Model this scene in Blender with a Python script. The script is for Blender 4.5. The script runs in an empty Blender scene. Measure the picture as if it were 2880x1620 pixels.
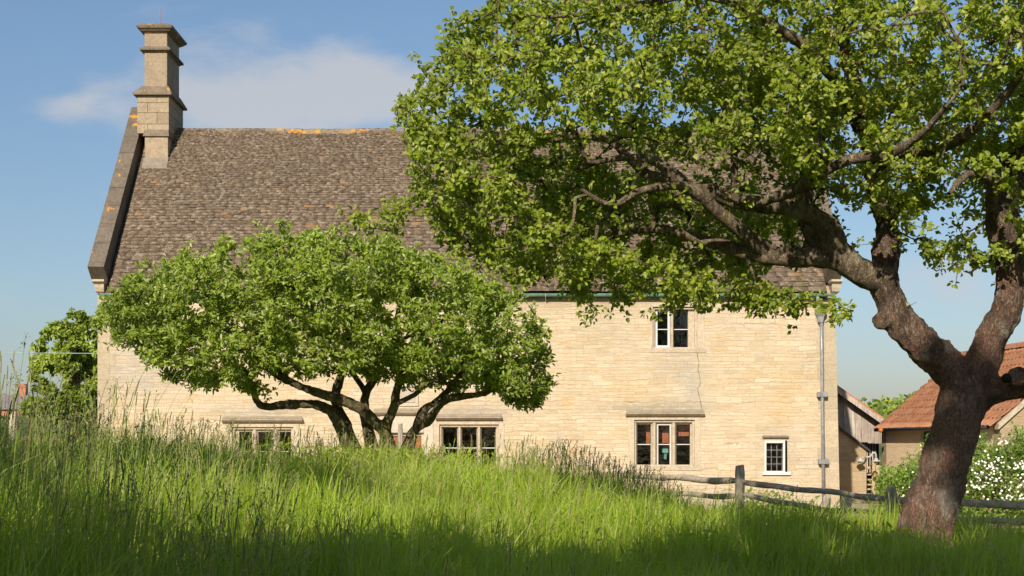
import bpy, math, random
import numpy as np
from mathutils import Vector, noise as mnoise
random.seed(7); R = np.random.default_rng(11)
sc = bpy.context.scene; COL = sc.collection
F = 4000.0; EYE = 1.63; HZ = 1245.0; CX = 1440.0; YW = 33.3
def P(px, py, Y): return ((px-CX)*Y/F, Y, EYE-(py-HZ)*Y/F)
def X(px, Y=YW): return (px-CX)*Y/F
def Z(py, Y=YW): return EYE+(HZ-py)*Y/F
def sstep(a, b, x):
    t = np.clip((x-a)/(b-a), 0, 1); return t*t*(3-2*t)
def gz(x, y):
    x = np.asarray(x, float); y = np.asarray(y, float)
    xc = np.clip(x, -9, 7.5)
    b = .44+.028*(np.clip(y, 0, 20)-6)-.065*xc+.10*np.exp(-((x-3.8)/1.6)**2-((y-12.5)/2.5)**2)
    b = b+.12*np.exp(-((x+3.2)/1.8)**2-((y-8)/3)**2)
    b = b+.035*np.sin(x*1.3+y*.4)+.03*np.sin(y*1.1-x*.6+1)
    b = b+.10*np.exp(-((x-3.9)/1.6)**2-((y-12.)/2.5)**2)
    b = b-.17*sstep(2.0, 4., x)*sstep(14.5, 17.5, y)
    s0 = 18-1.6*sstep(2.5, 4.5, x)
    b = b*(1-sstep(s0, 27, y))
    far = 3.6*sstep(44, 105, y)*sstep(-7, -15, x)+2.2*sstep(60, 130, y)*sstep(20, 45, x)
    far = far+3.0*sstep(120, 700, y)
    return b+far

# ------------------------------------------------------------------ nodes
def nmat(name):
    m = bpy.data.materials.new(name); m.use_nodes = True
    nt = m.node_tree; b = nt.nodes['Principled BSDF']; b.inputs['Roughness'].default_value = .85
    b.inputs['Specular IOR Level'].default_value = .25
    return m, nt, b
def nd(nt, typ, ins=None, **kw):
    n = nt.nodes.new(typ)
    for k, v in kw.items(): setattr(n, k, v)
    for k, v in (ins or {}).items():
        if isinstance(v, bpy.types.NodeSocket): nt.links.new(v, n.inputs[k])
        else: n.inputs[k].default_value = v
    return n
def coord(nt, scale=(1,1,1), rot=(0,0,0), loc=(0,0,0)):
    t = nd(nt, 'ShaderNodeTexCoord')
    return nd(nt, 'ShaderNodeMapping', {'Vector': t.outputs['Object'], 'Scale': scale, 'Rotation': rot, 'Location': loc}).outputs[0]
def noise(nt, vec, scale, detail=4, rough=.6, dist=0):
    return nd(nt, 'ShaderNodeTexNoise', {'Vector': vec, 'Scale': scale, 'Detail': detail, 'Roughness': rough, 'Distortion': dist}).outputs['Fac']
def ramp(nt, fac, stops, interp='LINEAR'):
    n = nd(nt, 'ShaderNodeValToRGB', {'Fac': fac}); e = n.color_ramp; e.interpolation = interp
    while len(e.elements) < len(stops): e.elements.new(.5)
    for s, (p, c) in zip(e.elements, stops):
        s.position = p; s.color = (*c, 1) if len(c) == 3 else c
    return n.outputs['Color']
def mix(nt, fac, a, b, mode='MIX'):
    n = nd(nt, 'ShaderNodeMix', data_type='RGBA', blend_type=mode)
    for i, v in ((0, fac), (6, a), (7, b)):
        if isinstance(v, bpy.types.NodeSocket): nt.links.new(v, n.inputs[i])
        else: n.inputs[i].default_value = v if (i == 0) else (*v, 1)
    return n.outputs[2]
def mth(nt, op, a, b=0., c=0.):
    n = nd(nt, 'ShaderNodeMath', operation=op)
    for i, v in enumerate((a, b, c)):
        if isinstance(v, bpy.types.NodeSocket): nt.links.new(v, n.inputs[i])
        else: n.inputs[i].default_value = v
    return n.outputs[0]
def bump(nt, bs, h, strength, dist):
    n = nd(nt, 'ShaderNodeBump', {'Height': h, 'Strength': strength, 'Distance': dist})
    nt.links.new(n.outputs[0], bs.inputs['Normal'])
def setc(nt, bs, c): nt.links.new(c, bs.inputs['Base Color'])
def island(nt): return nd(nt, 'ShaderNodeNewGeometry').outputs['Random Per Island']
def BW(nt, c): return nd(nt, 'ShaderNodeRGBToBW', {0: c}).outputs[0]
M = {}
def simple(name, c, rough=.7, metal=0, var=.25, scale=6):
    m, nt, b = nmat(name)
    f = noise(nt, coord(nt), scale)
    lo = tuple(v*(1-var) for v in c); hi = tuple(min(1, v*(1+var)) for v in c)
    setc(nt, b, ramp(nt, f, [(.3, lo), (.7, hi)])); b.inputs['Roughness'].default_value = rough
    b.inputs['Metallic'].default_value = metal
    bump(nt, b, f, .2, .01); M[name] = m; return m

def wall_mat(name, tint=(1,1,1), rot=(0,0,0), course=.088, w=.30):
    m, nt, b = nmat(name)
    v0 = coord(nt, rot=(math.radians(-90),0,0)) if rot == (0,0,0) else coord(nt, rot=rot)
    # wobble the courses
    nz = nd(nt, 'ShaderNodeTexNoise', {'Vector': v0, 'Scale': 1.3, 'Detail': 3.})
    off = nd(nt, 'ShaderNodeVectorMath', {0: nz.outputs['Color'], 1: (.5,.5,.5)}, operation='SUBTRACT').outputs[0]
    off = nd(nt, 'ShaderNodeVectorMath', {0: off, 1: (.22,.10,0)}, operation='MULTIPLY').outputs[0]
    nz2 = nd(nt, 'ShaderNodeTexNoise', {'Vector': v0, 'Scale': 11., 'Detail': 2.})
    off2 = nd(nt, 'ShaderNodeVectorMath', {0: nz2.outputs['Color'], 1: (.5,.5,.5)}, operation='SUBTRACT').outputs[0]
    off2 = nd(nt, 'ShaderNodeVectorMath', {0: off2, 1: (.09,.035,0)}, operation='MULTIPLY').outputs[0]
    v = nd(nt, 'ShaderNodeVectorMath', {0: v0, 1: off}, operation='ADD').outputs[0]
    v = nd(nt, 'ShaderNodeVectorMath', {0: v, 1: off2}, operation='ADD').outputs[0]
    rows = nd(nt, 'ShaderNodeTexNoise', {'Vector': nd(nt, 'ShaderNodeVectorMath', {0: v0, 1: (.10,3.2,0)}, operation='MULTIPLY').outputs[0], 'Scale': 1., 'Detail': 2.})
    off3 = nd(nt, 'ShaderNodeVectorMath', {0: rows.outputs['Color'], 1: (.0,.30,0)}, operation='MULTIPLY').outputs[0]
    v = nd(nt, 'ShaderNodeVectorMath', {0: v, 1: off3}, operation='ADD').outputs[0]
    t = lambda c: tuple(a*k for a, k in zip(c, tint))
    br = nd(nt, 'ShaderNodeTexBrick', {'Vector': v, 'Color1': (0,0,0,1), 'Color2': (1,1,1,1), 'Mortar': (.5,.5,.5,1),
        'Scale': 1., 'Mortar Size': .007, 'Mortar Smooth': .6, 'Bias': 0., 'Brick Width': w, 'Row Height': course},
        offset=.43, offset_frequency=2, squash=1.4, squash_frequency=3)
    c = ramp(nt, BW(nt, br.outputs['Color']), [(0, t((.53,.405,.245))), (.2, t((.61,.475,.295))), (.45, t((.585,.47,.31))), (.7, t((.645,.515,.335))), (.88, t((.69,.56,.385))), (1, t((.58,.41,.21)))])
    # big soft weathering
    big = noise(nt, coord(nt, scale=(.55,.55,.8)), 1., 5, .6, .6)
    c = mix(nt, ramp(nt, big, [(.40,(0,0,0)),(.66,(.5,.5,.5))]), c, t((.62,.50,.365)))
    big2 = noise(nt, coord(nt, scale=(1,1,1.8), loc=(7,3,2)), .8, 6, .65, .8)
    c = mix(nt, ramp(nt, big2, [(.56,(0,0,0)),(.74,(.6,.6,.6))]), c, t((.60,.37,.14)))
    big3 = noise(nt, coord(nt, scale=(1,1,.7), loc=(-4,9,5)), 1.1, 6, .7, .4)
    c = mix(nt, ramp(nt, big3, [(.58,(0,0,0)),(.76,(.7,.7,.7))]), c, t((.40,.36,.30)))
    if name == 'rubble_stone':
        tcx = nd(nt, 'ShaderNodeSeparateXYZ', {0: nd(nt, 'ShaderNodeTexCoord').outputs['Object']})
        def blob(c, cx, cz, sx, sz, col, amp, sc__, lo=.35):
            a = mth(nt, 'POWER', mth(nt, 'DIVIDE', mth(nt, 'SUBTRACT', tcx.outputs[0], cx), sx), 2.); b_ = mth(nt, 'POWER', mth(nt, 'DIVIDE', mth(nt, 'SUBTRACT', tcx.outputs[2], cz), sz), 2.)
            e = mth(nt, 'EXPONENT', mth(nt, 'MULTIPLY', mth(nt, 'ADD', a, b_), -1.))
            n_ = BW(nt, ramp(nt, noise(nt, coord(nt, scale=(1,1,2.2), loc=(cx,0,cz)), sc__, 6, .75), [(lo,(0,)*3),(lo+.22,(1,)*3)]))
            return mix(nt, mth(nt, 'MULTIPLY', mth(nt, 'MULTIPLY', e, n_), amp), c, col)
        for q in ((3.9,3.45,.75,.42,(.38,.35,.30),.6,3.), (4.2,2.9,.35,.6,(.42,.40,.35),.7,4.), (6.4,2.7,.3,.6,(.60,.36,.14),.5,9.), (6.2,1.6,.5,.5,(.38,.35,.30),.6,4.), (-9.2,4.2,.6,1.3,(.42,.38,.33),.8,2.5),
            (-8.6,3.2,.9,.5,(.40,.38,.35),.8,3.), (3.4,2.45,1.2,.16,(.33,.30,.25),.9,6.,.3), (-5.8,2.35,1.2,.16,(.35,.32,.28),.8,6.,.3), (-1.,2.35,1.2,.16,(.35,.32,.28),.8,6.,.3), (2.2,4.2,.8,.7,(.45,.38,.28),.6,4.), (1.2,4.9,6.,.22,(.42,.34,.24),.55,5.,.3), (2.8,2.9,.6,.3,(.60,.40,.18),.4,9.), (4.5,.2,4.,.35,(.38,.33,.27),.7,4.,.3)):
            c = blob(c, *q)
    # horizontal bedding streaks
    st = noise(nt, coord(nt, scale=(2.5,2.5,26)), 1.6, 5, .7, .3)
    c = mix(nt, ramp(nt, st, [(.32,(.7,)*3),(.45,(0,0,0))]), c, t((.40,.28,.15)))
    st2 = noise(nt, coord(nt, scale=(1.3,1.3,13), loc=(6,2,4)), 2.4, 4, .7, .5)
    c = mix(nt, ramp(nt, st2, [(.56,(0,)*3),(.70,(.7,)*3)]), c, t((.76,.66,.50)))
    fine = noise(nt, coord(nt), 38., 4, .7)
    c = mix(nt, .5, c, ramp(nt, fine, [(.25,(.62,.60,.56)),(.75,(1.,1.,1.))]), 'MULTIPLY')
    # joints: partly visible, patchy
    patch = noise(nt, coord(nt, loc=(3,1,8)), 1.7, 3)
    jm = mth(nt, 'MULTIPLY', br.outputs['Fac'], mth(nt, 'MULTIPLY', BW(nt, ramp(nt, patch, [(.35,(.1,)*3),(.62,(1.,)*3)])), .8))
    c = mix(nt, jm, c, t((.36,.26,.155)))
    setc(nt, b, c); b.inputs['Roughness'].default_value = .92
    h = mth(nt, 'ADD', mth(nt, 'MULTIPLY', br.outputs['Fac'], -.6), mth(nt, 'ADD', mth(nt, 'MULTIPLY', st, 1.2), mth(nt, 'MULTIPLY', fine, .35)))
    h = mth(nt, 'ADD', h, mth(nt, 'MULTIPLY', BW(nt, br.outputs['Color']), .45))
    h = mth(nt, 'ADD', h, mth(nt, 'MULTIPLY', st2, .8)); bump(nt, b, h, .5, .026); M[name] = m
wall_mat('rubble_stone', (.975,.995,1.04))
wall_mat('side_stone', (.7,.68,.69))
wall_mat('barn_stone', (.70,.68,.67), course=.14, w=.3)
wall_mat('barn_side_stone', (1.55,1.52,1.55), rot=(math.radians(-90),0,math.radians(90)), course=.14, w=.3)  # side wall tinted far paler, so its colour supplies light the grazing sun lacks
def ashlar(name, base, lichen=.0, dark=.4):
    m, nt, b = nmat(name)
    isl = island(nt)
    c = ramp(nt, isl, [(0, tuple(v*.86 for v in base)), (.5, base), (1, tuple(min(1, v*1.08) for v in base))])
    f = noise(nt, coord(nt), 3.5, 6, .7)
    c = mix(nt, ramp(nt, f, [(.45,(0,0,0)),(.7,(dark,)*3)]), c, tuple(v*.5 for v in base))
    f2 = noise(nt, coord(nt, loc=(5,5,5)), 17, 6, .8)
    c = mix(nt, ramp(nt, f2, [(.46,(0,0,0)),(.60,(.35+dark*.6,)*3)]), c, tuple(v*.55 for v in base))
    if lichen:
        f3 = noise(nt, coord(nt, loc=(1,2,3)), 2.6, 5, .7)
        if name == 'ridge_stone':
            ox = nd(nt, 'ShaderNodeSeparateXYZ', {0: nd(nt, 'ShaderNodeTexCoord').outputs['Object']}).outputs[0]
            for cx, wd in ((-5.75,.38),(-4.0,.3),(-9.3,.3)):
                e_ = mth(nt, 'EXPONENT', mth(nt, 'MULTIPLY', mth(nt, 'POWER', mth(nt, 'DIVIDE', mth(nt, 'SUBTRACT', ox, cx), wd), 2.), -1.))
                f3 = mth(nt, 'ADD', f3, mth(nt, 'MULTIPLY', e_, .17))
        c = mix(nt, ramp(nt, f3, [(.62-lichen*.1,(0,0,0)),(.66-lichen*.1,(.9,)*3)]), c, (.62,.25,.035))
    setc(nt, b, c); bump(nt, b, mth(nt, 'ADD', f, f2), .5, .012); M[name] = m
ashlar('hood_stone', (.36,.295,.21), 0, .6)
ashlar('dressed_stone', (0.512,0.424,0.308))
ashlar('chimney_stone', (0.376,0.292,0.200), 0, .5)
ashlar('chimney_ledge', (0.216,0.168,0.120), .12, .7)
ashlar('coping_stone', (0.170,0.138,0.105), .03, .7)
ashlar('ridge_stone', (0.264,0.208,0.132), .25, .6)
def slate_mat():
    m, nt, b = nmat('stone_slate')
    isl = island(nt)
    c = ramp(nt, isl, [(0,(0.105,0.074,0.051)),(.15,(0.135,0.097,0.066)),(.45,(0.156,0.112,0.077)),(.7,(0.139,0.102,0.072)),(.90,(0.176,0.131,0.092)),(.975,(0.221,0.168,0.123)),(.992,(0.279,0.156,0.066)),(1,(0.098,0.078,0.061))])
    f = noise(nt, coord(nt), 14, 6, .75)
    c = mix(nt, ramp(nt, f, [(.3,(.8,)*3),(.5,(0,)*3)]), c, (.075,.05,.038))
    f2 = noise(nt, coord(nt, loc=(3,3,3), scale=(1,1.8,1.8)), 9, 4, .85)
    c = mix(nt, ramp(nt, f2, [(.55,(0,)*3),(.59,(.9,)*3)]), c, (.38,.31,.245))
    f3 = noise(nt, coord(nt, loc=(9,3,3)), 5, 4, .7)
    c = mix(nt, ramp(nt, f3, [(.72,(0,)*3),(.76,(.7,)*3)]), c, (.38,.20,.07))
    big = noise(nt, coord(nt), .35, 4)
    c = mix(nt, .8, c, ramp(nt, big, [(.3,(.86,.88,.92)),(.7,(1.10,1.09,1.05))]), 'MULTIPLY')
    setc(nt, b, c); bump(nt, b, mth(nt, 'ADD', f, f2), .7, .02); M['stone_slate'] = m
slate_mat()
def pantile_mat():
    m, nt, b = nmat('clay_pantile')
    f = noise(nt, coord(nt), 2.2, 5, .65); f2 = noise(nt, coord(nt, scale=(1,3.5,3)), 2.6, 3)
    c = ramp(nt, f, [(.3,(.38,.165,.082)),(.55,(.50,.235,.125)),(.75,(.48,.29,.18))])
    c = mix(nt, ramp(nt, f2, [(.45,(0,)*3),(.7,(.6,)*3)]), c, (.22,.09,.06))
    f3 = noise(nt, coord(nt, loc=(4,4,4)), 16, 4, .7)
    c = mix(nt, ramp(nt, f3, [(.56,(0,)*3),(.68,(.6,)*3)]), c, (.16,.085,.06))
    setc(nt, b, c); bump(nt, b, f3, .4, .01); M['clay_pantile'] = m
pantile_mat()
def wood_mat(name, c1, c2, c3, vert=True):
    m, nt, b = nmat(name)
    isl = island(nt)
    c = ramp(nt, isl, [(0, c1), (.5, c2), (1, c3)])
    g = noise(nt, coord(nt, scale=(14,14,1.2) if vert else (1.2,14,14)), 2.2, 5, .7, .4)
    c = mix(nt, ramp(nt, g, [(.35,(.75,)*3),(.6,(0,)*3)]), c, tuple(v*.45 for v in c1))
    g2 = noise(nt, coord(nt), 5, 4)
    c = mix(nt, .6, c, ramp(nt, g2, [(.3,(.75,)*3),(.7,(1.1,)*3)]), 'MULTIPLY')
    setc(nt, b, c); bump(nt, b, g, .7, .01); M[name] = m
wood_mat('weathered_boards', (.40,.33,.27), (.50,.425,.36), (.64,.56,.48))
wood_mat('fence_wood', (.33,.27,.205), (.43,.355,.275), (.52,.44,.35), False)
wood_mat('post_wood', (.30,.25,.20), (.40,.34,.275), (.52,.46,.37))
wood_mat('orange_oak', (0.336,0.128,0.040), (0.384,0.152,0.048), (0.416,0.176,0.064))
wood_mat('pale_timber', (.46,.34,.20), (.5,.38,.23), (.55,.42,.27), False)
wood_mat('red_panel_wood', (.50,.15,.07), (.56,.18,.09), (.6,.2,.1))
simple('verdigris', (0.136,0.264,0.192), .5, 0, .35, 9); simple('lead_pipe', (0.288,0.288,0.296), .4, .35, .3, 7)
simple('white_paint', (0.624,0.608,0.584), .5, 0, .05); simple('dark_metal', (.06,.055,.05), .5, .3)
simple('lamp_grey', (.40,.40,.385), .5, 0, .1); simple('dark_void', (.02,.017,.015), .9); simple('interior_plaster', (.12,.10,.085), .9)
simple('teal_finish', (.16,.38,.33), .8); simple('green_door', (.025,.11,.075), .6)
simple('orange_globe', (0.496,0.152,0.040), .4); simple('crack_dark', (.10,.07,.04), .95)
simple('mortar', (.24,.20,.16), .95); simple('brick', (.42,.16,.11), .9, 0, .2, 2); simple('grey_roof', (.20,.18,.18), .9)
simple('plant_pot_void', (.1,.1,.1)); simple('cable', (.30,.38,.33), .5)
def gravel():
    m, nt, b = nmat('gravel')
    f = noise(nt, coord(nt), 30, 4, .8); g = noise(nt, coord(nt), .8, 4)
    c = ramp(nt, f, [(.3,(.30,.235,.16)),(.7,(.50,.41,.31))])
    c = mix(nt, ramp(nt, g, [(.5,(0,)*3),(.75,(.5,)*3)]), c, (.25,.23,.10))
    setc(nt, b, c); bump(nt, b, f, .6, .02); M['gravel'] = m
gravel()
def groundm():
    m, nt, b = nmat('meadow_soil')
    f = noise(nt, coord(nt), 8, 6, .7); g = noise(nt, coord(nt), .12, 4)
    c = ramp(nt, f, [(.3,(.045,.06,.018)),(.7,(.10,.14,.035))])
    c = mix(nt, ramp(nt, g, [(.4,(0,)*3),(.65,(.7,)*3)]), c, (.17,.19,.05))
    setc(nt, b, c); bump(nt, b, f, .8, .05); M['meadow_soil'] = m
groundm()
def bark(name, c1, c2, lich, sc_=1., red=None):
    m, nt, b = nmat(name)
    v = coord(nt, scale=(1,1,.34))
    vd = nd(nt, 'ShaderNodeVectorMath', {0: v, 1: nd(nt, 'ShaderNodeVectorMath', {0: nd(nt, 'ShaderNodeTexNoise', {'Vector': v, 'Scale': 9., 'Detail': 5., 'Roughness': .7}).outputs['Color'], 1: (.2,.2,.2)}, operation='MULTIPLY').outputs[0]}, operation='ADD').outputs[0]
    vo = nd(nt, 'ShaderNodeTexVoronoi', {'Vector': vd, 'Scale': 34*sc_, 'Randomness': 1.}, feature='DISTANCE_TO_EDGE').outputs[0]
    f = noise(nt, v, 16*sc_, 6, .75, .6); g = noise(nt, coord(nt), 3.2, 5, .65)
    c = ramp(nt, f, [(.34, tuple(x*.6 for x in c1)), (.46, c1), (.60, c2)])
    if red: c = mix(nt, ramp(nt, noise(nt, coord(nt, loc=(2,2,2)), 1.1, 3), [(.42,(0,)*3),(.58,(.85,)*3)]), c, red)
    c = mix(nt, ramp(nt, vo, [(0,(.75,)*3),(.13,(0,)*3)]), c, tuple(x*.5 for x in c1))
    c = mix(nt, ramp(nt, g, [(.55,(0,)*3),(.66,(.8,)*3)]), c, lich)
    g2 = noise(nt, coord(nt, loc=(8,8,8)), 2.4, 5, .7)
    c = mix(nt, ramp(nt, g2, [(.63,(0,)*3),(.69,(.7,)*3)]), c, (.26,.21,.045))
    g3 = noise(nt, coord(nt, loc=(5,1,8)), 26*sc_, 5, .8)
    c = mix(nt, ramp(nt, g3, [(.60,(0,)*3),(.65,(.6,)*3)]), c, tuple(min(1,x*1.25) for x in lich))
    setc(nt, b, c)
    bump(nt, b, mth(nt, 'ADD', mth(nt, 'MULTIPLY', f, 1.6), mth(nt, 'MULTIPLY', BW(nt, ramp(nt, vo, [(0,(0,)*3),(.2,(1,)*3)])), .22)), 1., .05); M[name] = m
bark('big_bark', (.12,.08,.058), (.32,.22,.16), (.38,.33,.265), 1, (.36,.195,.135))
bark('limb_bark', (.18,.13,.085), (.44,.34,.225), (.44,.42,.28), 1)
bark('twig_bark', (.20,.15,.09), (.42,.34,.21), (.42,.40,.26), 1)
bark('small_bark', (.13,.105,.06), (.29,.24,.14), (.26,.25,.12), 1)
def leafm(name, cols, trans=.45, tcol=(.60,.72,.05), rough=.42, nscale=.9, amp=(.8,1.2), edge=True):
    m, nt, b = nmat(name)
    isl = island(nt)
    n = len(cols); c = ramp(nt, isl, [(i/(n-1), k) for i, k in enumerate(cols)])
    f = noise(nt, coord(nt), nscale, 3)
    c = mix(nt, 1., c, ramp(nt, f, [(.35,(amp[0],)*3),(.65,(amp[1],)*3)]), 'MULTIPLY')
    bf = nd(nt, 'ShaderNodeNewGeometry').outputs['Backfacing']
    if edge: c = mix(nt, mth(nt, 'MULTIPLY', bf, .55), c, (.19,.25,.11))
    setc(nt, b, c); b.inputs['Roughness'].default_value = rough; b.inputs['Specular IOR Level'].default_value = .4
    tc = mix(nt, .6, c, tcol)
    tr = nd(nt, 'ShaderNodeBsdfTranslucent', {'Color': tc})
    ms = nd(nt, 'ShaderNodeMixShader', {0: trans, 1: b.outputs[0], 2: tr.outputs[0]})
    nt.links.new(ms.outputs[0], nt.nodes['Material Output'].inputs['Surface']); M[name] = m
leafm('big_leaf', [(.15,.21,.018),(.24,.31,.024),(.34,.39,.035),(.20,.27,.03),(.48,.49,.15)])
leafm('small_leaf', [(.13,.20,.014),(.21,.30,.02),(.33,.41,.045),(.23,.32,.045),(.54,.58,.26)])
leafm('far_leaf', [(.22,.30,.04),(.30,.38,.06),(.40,.46,.08)], .4, nscale=.35, amp=(.6,1.35))
leafm('dark_leaf', [(.04,.08,.02),(.07,.12,.03)], .3)
leafm('grass_blade', [(.21,.32,.02),(.29,.41,.028),(.37,.48,.04),(.24,.35,.035),(.43,.50,.08),(.55,.50,.22)], .5, (.70,.86,.06), .5, .6, (.78,1.2), False)
leafm('shrub_leaf', [(.13,.23,.03),(.19,.31,.045),(.28,.36,.08)], .4, nscale=1.5, amp=(.7,1.25))
def strawm():
    m, nt, b = nmat('seed_stalk')
    c = ramp(nt, island(nt), [(0,(.20,.15,.08)),(.35,(.26,.27,.09)),(.7,(.17,.27,.05)),(1,(.40,.36,.18))])
    setc(nt, b, c); M['seed_stalk'] = m
strawm()
simple('white_petal', (.72,.71,.64), .6, 0, .05)
def glassm():
    m = bpy.data.materials.new('window_glass'); m.use_nodes = True; nt = m.node_tree
    nt.nodes.remove(nt.nodes['Principled BSDF'])
    tr = nd(nt, 'ShaderNodeBsdfTransparent', {'Color': (.82,.85,.84,1)})
    f = noise(nt, coord(nt), 4, 2)
    bp = nd(nt, 'ShaderNodeBump', {'Height': f, 'Strength': .25, 'Distance': .02})
    gl = nd(nt, 'ShaderNodeBsdfGlossy', {'Color': (1,1,1,1), 'Roughness': .02, 'Normal': bp.outputs[0]})
    fr = nd(nt, 'ShaderNodeFresnel', {'IOR': 1.5})
    ms = nd(nt, 'ShaderNodeMixShader', {0: fr.outputs[0], 1: tr.outputs[0], 2: gl.outputs[0]})
    nt.links.new(ms.outputs[0], nt.nodes['Material Output'].inputs['Surface']); M['window_glass'] = m
glassm()

# ------------------------------------------------------------------ objects
def tag(o, label=None, cat=None, group=None, kind=None):
    for k, v in (('label', label), ('category', cat), ('group', group), ('kind', kind)):
        if v: o[k] = v
    return o
def empty(name, loc, label=None, cat=None, group=None):
    o = bpy.data.objects.new(name, None); COL.objects.link(o); o.location = loc
    bpy.context.view_layer.update()
    return tag(o, label, cat, group)
def origin(par):
    v = Vector((0,0,0))
    while par is not None: v += par.location; par = par.parent
    return v
def link(name, me, mat, parent=None, smooth=False):
    o = bpy.data.objects.new(name, me); COL.objects.link(o)
    if mat is not None: me.materials.append(M[mat] if isinstance(mat, str) else mat)
    if smooth: me.polygons.foreach_set('use_smooth', [True]*len(me.polygons))
    if parent is not None:   # geometry is in world coordinates: shift into the parent's space
        o.parent = parent; o.location = -origin(parent)
    return o
def npmesh(name, V, Q, mat, parent=None, smooth=False, tri=None):
    me = bpy.data.meshes.new(name); V = np.asarray(V, np.float32); Q = np.asarray(Q, np.int32)
    k = Q.shape[1]
    me.vertices.add(len(V)); me.vertices.foreach_set('co', V.ravel())
    me.loops.add(Q.size); me.loops.foreach_set('vertex_index', Q.ravel())
    me.polygons.add(len(Q)); me.polygons.foreach_set('loop_start', np.arange(0, Q.size, k, dtype=np.int32))
    me.update(calc_edges=True)
    return link(name, me, mat, parent, smooth)
class MB:
    def __init__(s): s.v = []; s.f = []
    def poly(s, pts, faces):
        n = len(s.v); s.v += [tuple(p) for p in pts]; s.f += [tuple(i+n for i in f) for f in faces]; return s
    def box(s, x0, x1, y0, y1, z0, z1):
        return s.poly([(x0,y0,z0),(x1,y0,z0),(x1,y1,z0),(x0,y1,z0),(x0,y0,z1),(x1,y0,z1),(x1,y1,z1),(x0,y1,z1)],
            [(0,3,2,1),(4,5,6,7),(0,1,5,4),(1,2,6,5),(2,3,7,6),(3,0,4,7)])
    def loft(s, rings, closed=True):   # rings: lists of points, same length
        n = len(rings[0]); pts = [p for r in rings for p in r]; fs = []
        for i in range(len(rings)-1):
            for j in range(n):
                k = (j+1) % n
                fs.append((i*n+j, i*n+k, (i+1)*n+k, (i+1)*n+j))
        fs.append(tuple(range(n-1, -1, -1))); fs.append(tuple((len(rings)-1)*n+j for j in range(n)))
        return s.poly(pts, fs)
    def frustum(s, a, za, b, zb):      # a,b = (x0,x1,y0,y1)
        r = lambda q, z: [(q[0],q[2],z),(q[1],q[2],z),(q[1],q[3],z),(q[0],q[3],z)]
        return s.loft([r(a, za), r(b, zb)])
    def prism_x(s, x0, x1, prof):      # prof [(y,z)] extruded along x
        return s.loft([[(x0,y,z) for y, z in prof], [(x1,y,z) for y, z in prof]])
    def prism_y(s, y0, y1, prof):
        return s.loft([[(x,y0,z) for x, z in prof], [(x,y1,z) for x, z in prof]])
    def prism_z(s, z0, z1, prof):
        return s.loft([[(x,y,z0) for x, y in prof], [(x,y,z1) for x, y in prof]])
    def tube(s, pts, rad, n=8):
        V, Q, _ = tube(np.array(pts, float), np.broadcast_to(np.array(rad, float), (len(pts),)), n)
        s.poly(V.tolist(), Q.tolist()); m = len(s.v)-len(V)
        s.f.append(tuple(m+j for j in range(n-1, -1, -1))); s.f.append(tuple(m+len(V)-n+j for j in range(n)))
        return s
    def build(s, name, mat, parent=None, smooth=False, bevel=0, warp=None):
        v = [warp(p) for p in s.v] if warp else s.v
        me = bpy.data.meshes.new(name); me.from_pydata(v, [], s.f)
        import bmesh
        bm = bmesh.new(); bm.from_mesh(me); bmesh.ops.recalc_face_normals(bm, faces=bm.faces)
        if bevel: bmesh.ops.bevel(bm, geom=bm.edges[:], offset=bevel, segments=1, affect='EDGES')
        bm.to_mesh(me); bm.free()
        return link(name, me, mat, parent, smooth)
def tube(pts, rad, n=8, jit=None):
    m = len(pts); T = np.gradient(pts, axis=0); T /= np.linalg.norm(T, axis=1)[:,None]+1e-9
    up = np.array([0,0,1.]) if abs(T[0][2]) < .9 else np.array([1.,0,0])
    N = np.zeros((m,3)); a = np.cross(T[0], up); N[0] = a/np.linalg.norm(a)
    for i in range(1, m):
        b = N[i-1]-T[i]*np.dot(N[i-1], T[i]); N[i] = b/(np.linalg.norm(b)+1e-9)
    B = np.cross(T, N); an = np.linspace(0, 2*math.pi, n, endpoint=False)
    rr = np.asarray(rad)[:,None]*np.ones((m,n))
    if jit is not None: rr = rr*(1+jit*R.normal(size=(m,n)))
    V = pts[:,None,:]+rr[:,:,None]*(np.cos(an)[None,:,None]*N[:,None,:]+np.sin(an)[None,:,None]*B[:,None,:])
    i, j = np.meshgrid(np.arange(m-1), np.arange(n), indexing='ij'); k = (j+1) % n
    Q = np.stack([i*n+j, i*n+k, (i+1)*n+k, (i+1)*n+j], -1).reshape(-1,4)
    return V.reshape(-1,3), Q, n

# ------------------------------------------------------------------ ground
def grid(name, xs, ys, mat, dz=0, kind='structure', hf=gz):
    xx, yy = np.meshgrid(xs, ys); zz = hf(xx, yy)+dz
    V = np.stack([xx, yy, zz], -1).reshape(-1,3); nx, ny = len(xs), len(ys)
    i, j = np.meshgrid(np.arange(ny-1), np.arange(nx-1), indexing='ij')
    Q = np.stack([i*nx+j, i*nx+j+1, (i+1)*nx+j+1, (i+1)*nx+j], -1).reshape(-1,4)
    o = npmesh(name, V, Q, mat, None, True); tag(o, kind=kind); return o
xs = np.concatenate([[-2500,-1200,-600,-300,-150,-90,-60,-40], np.arange(-30,30.1,.5), [40,60,90,150,300,600,1200,2500]])
ys = np.concatenate([[-600,-200,-80,-40,-20,-10], np.arange(-5,50,.5), np.arange(50,140,3), [170,220,300,420,600,900,1500,2800]])
grid('ground', xs, ys, 'meadow_soil')
grid('yard', np.arange(-14,10.4,.6), np.arange(27.2,48.1,.8), 'gravel', .004, hf=lambda x, y: 0*x)

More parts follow.
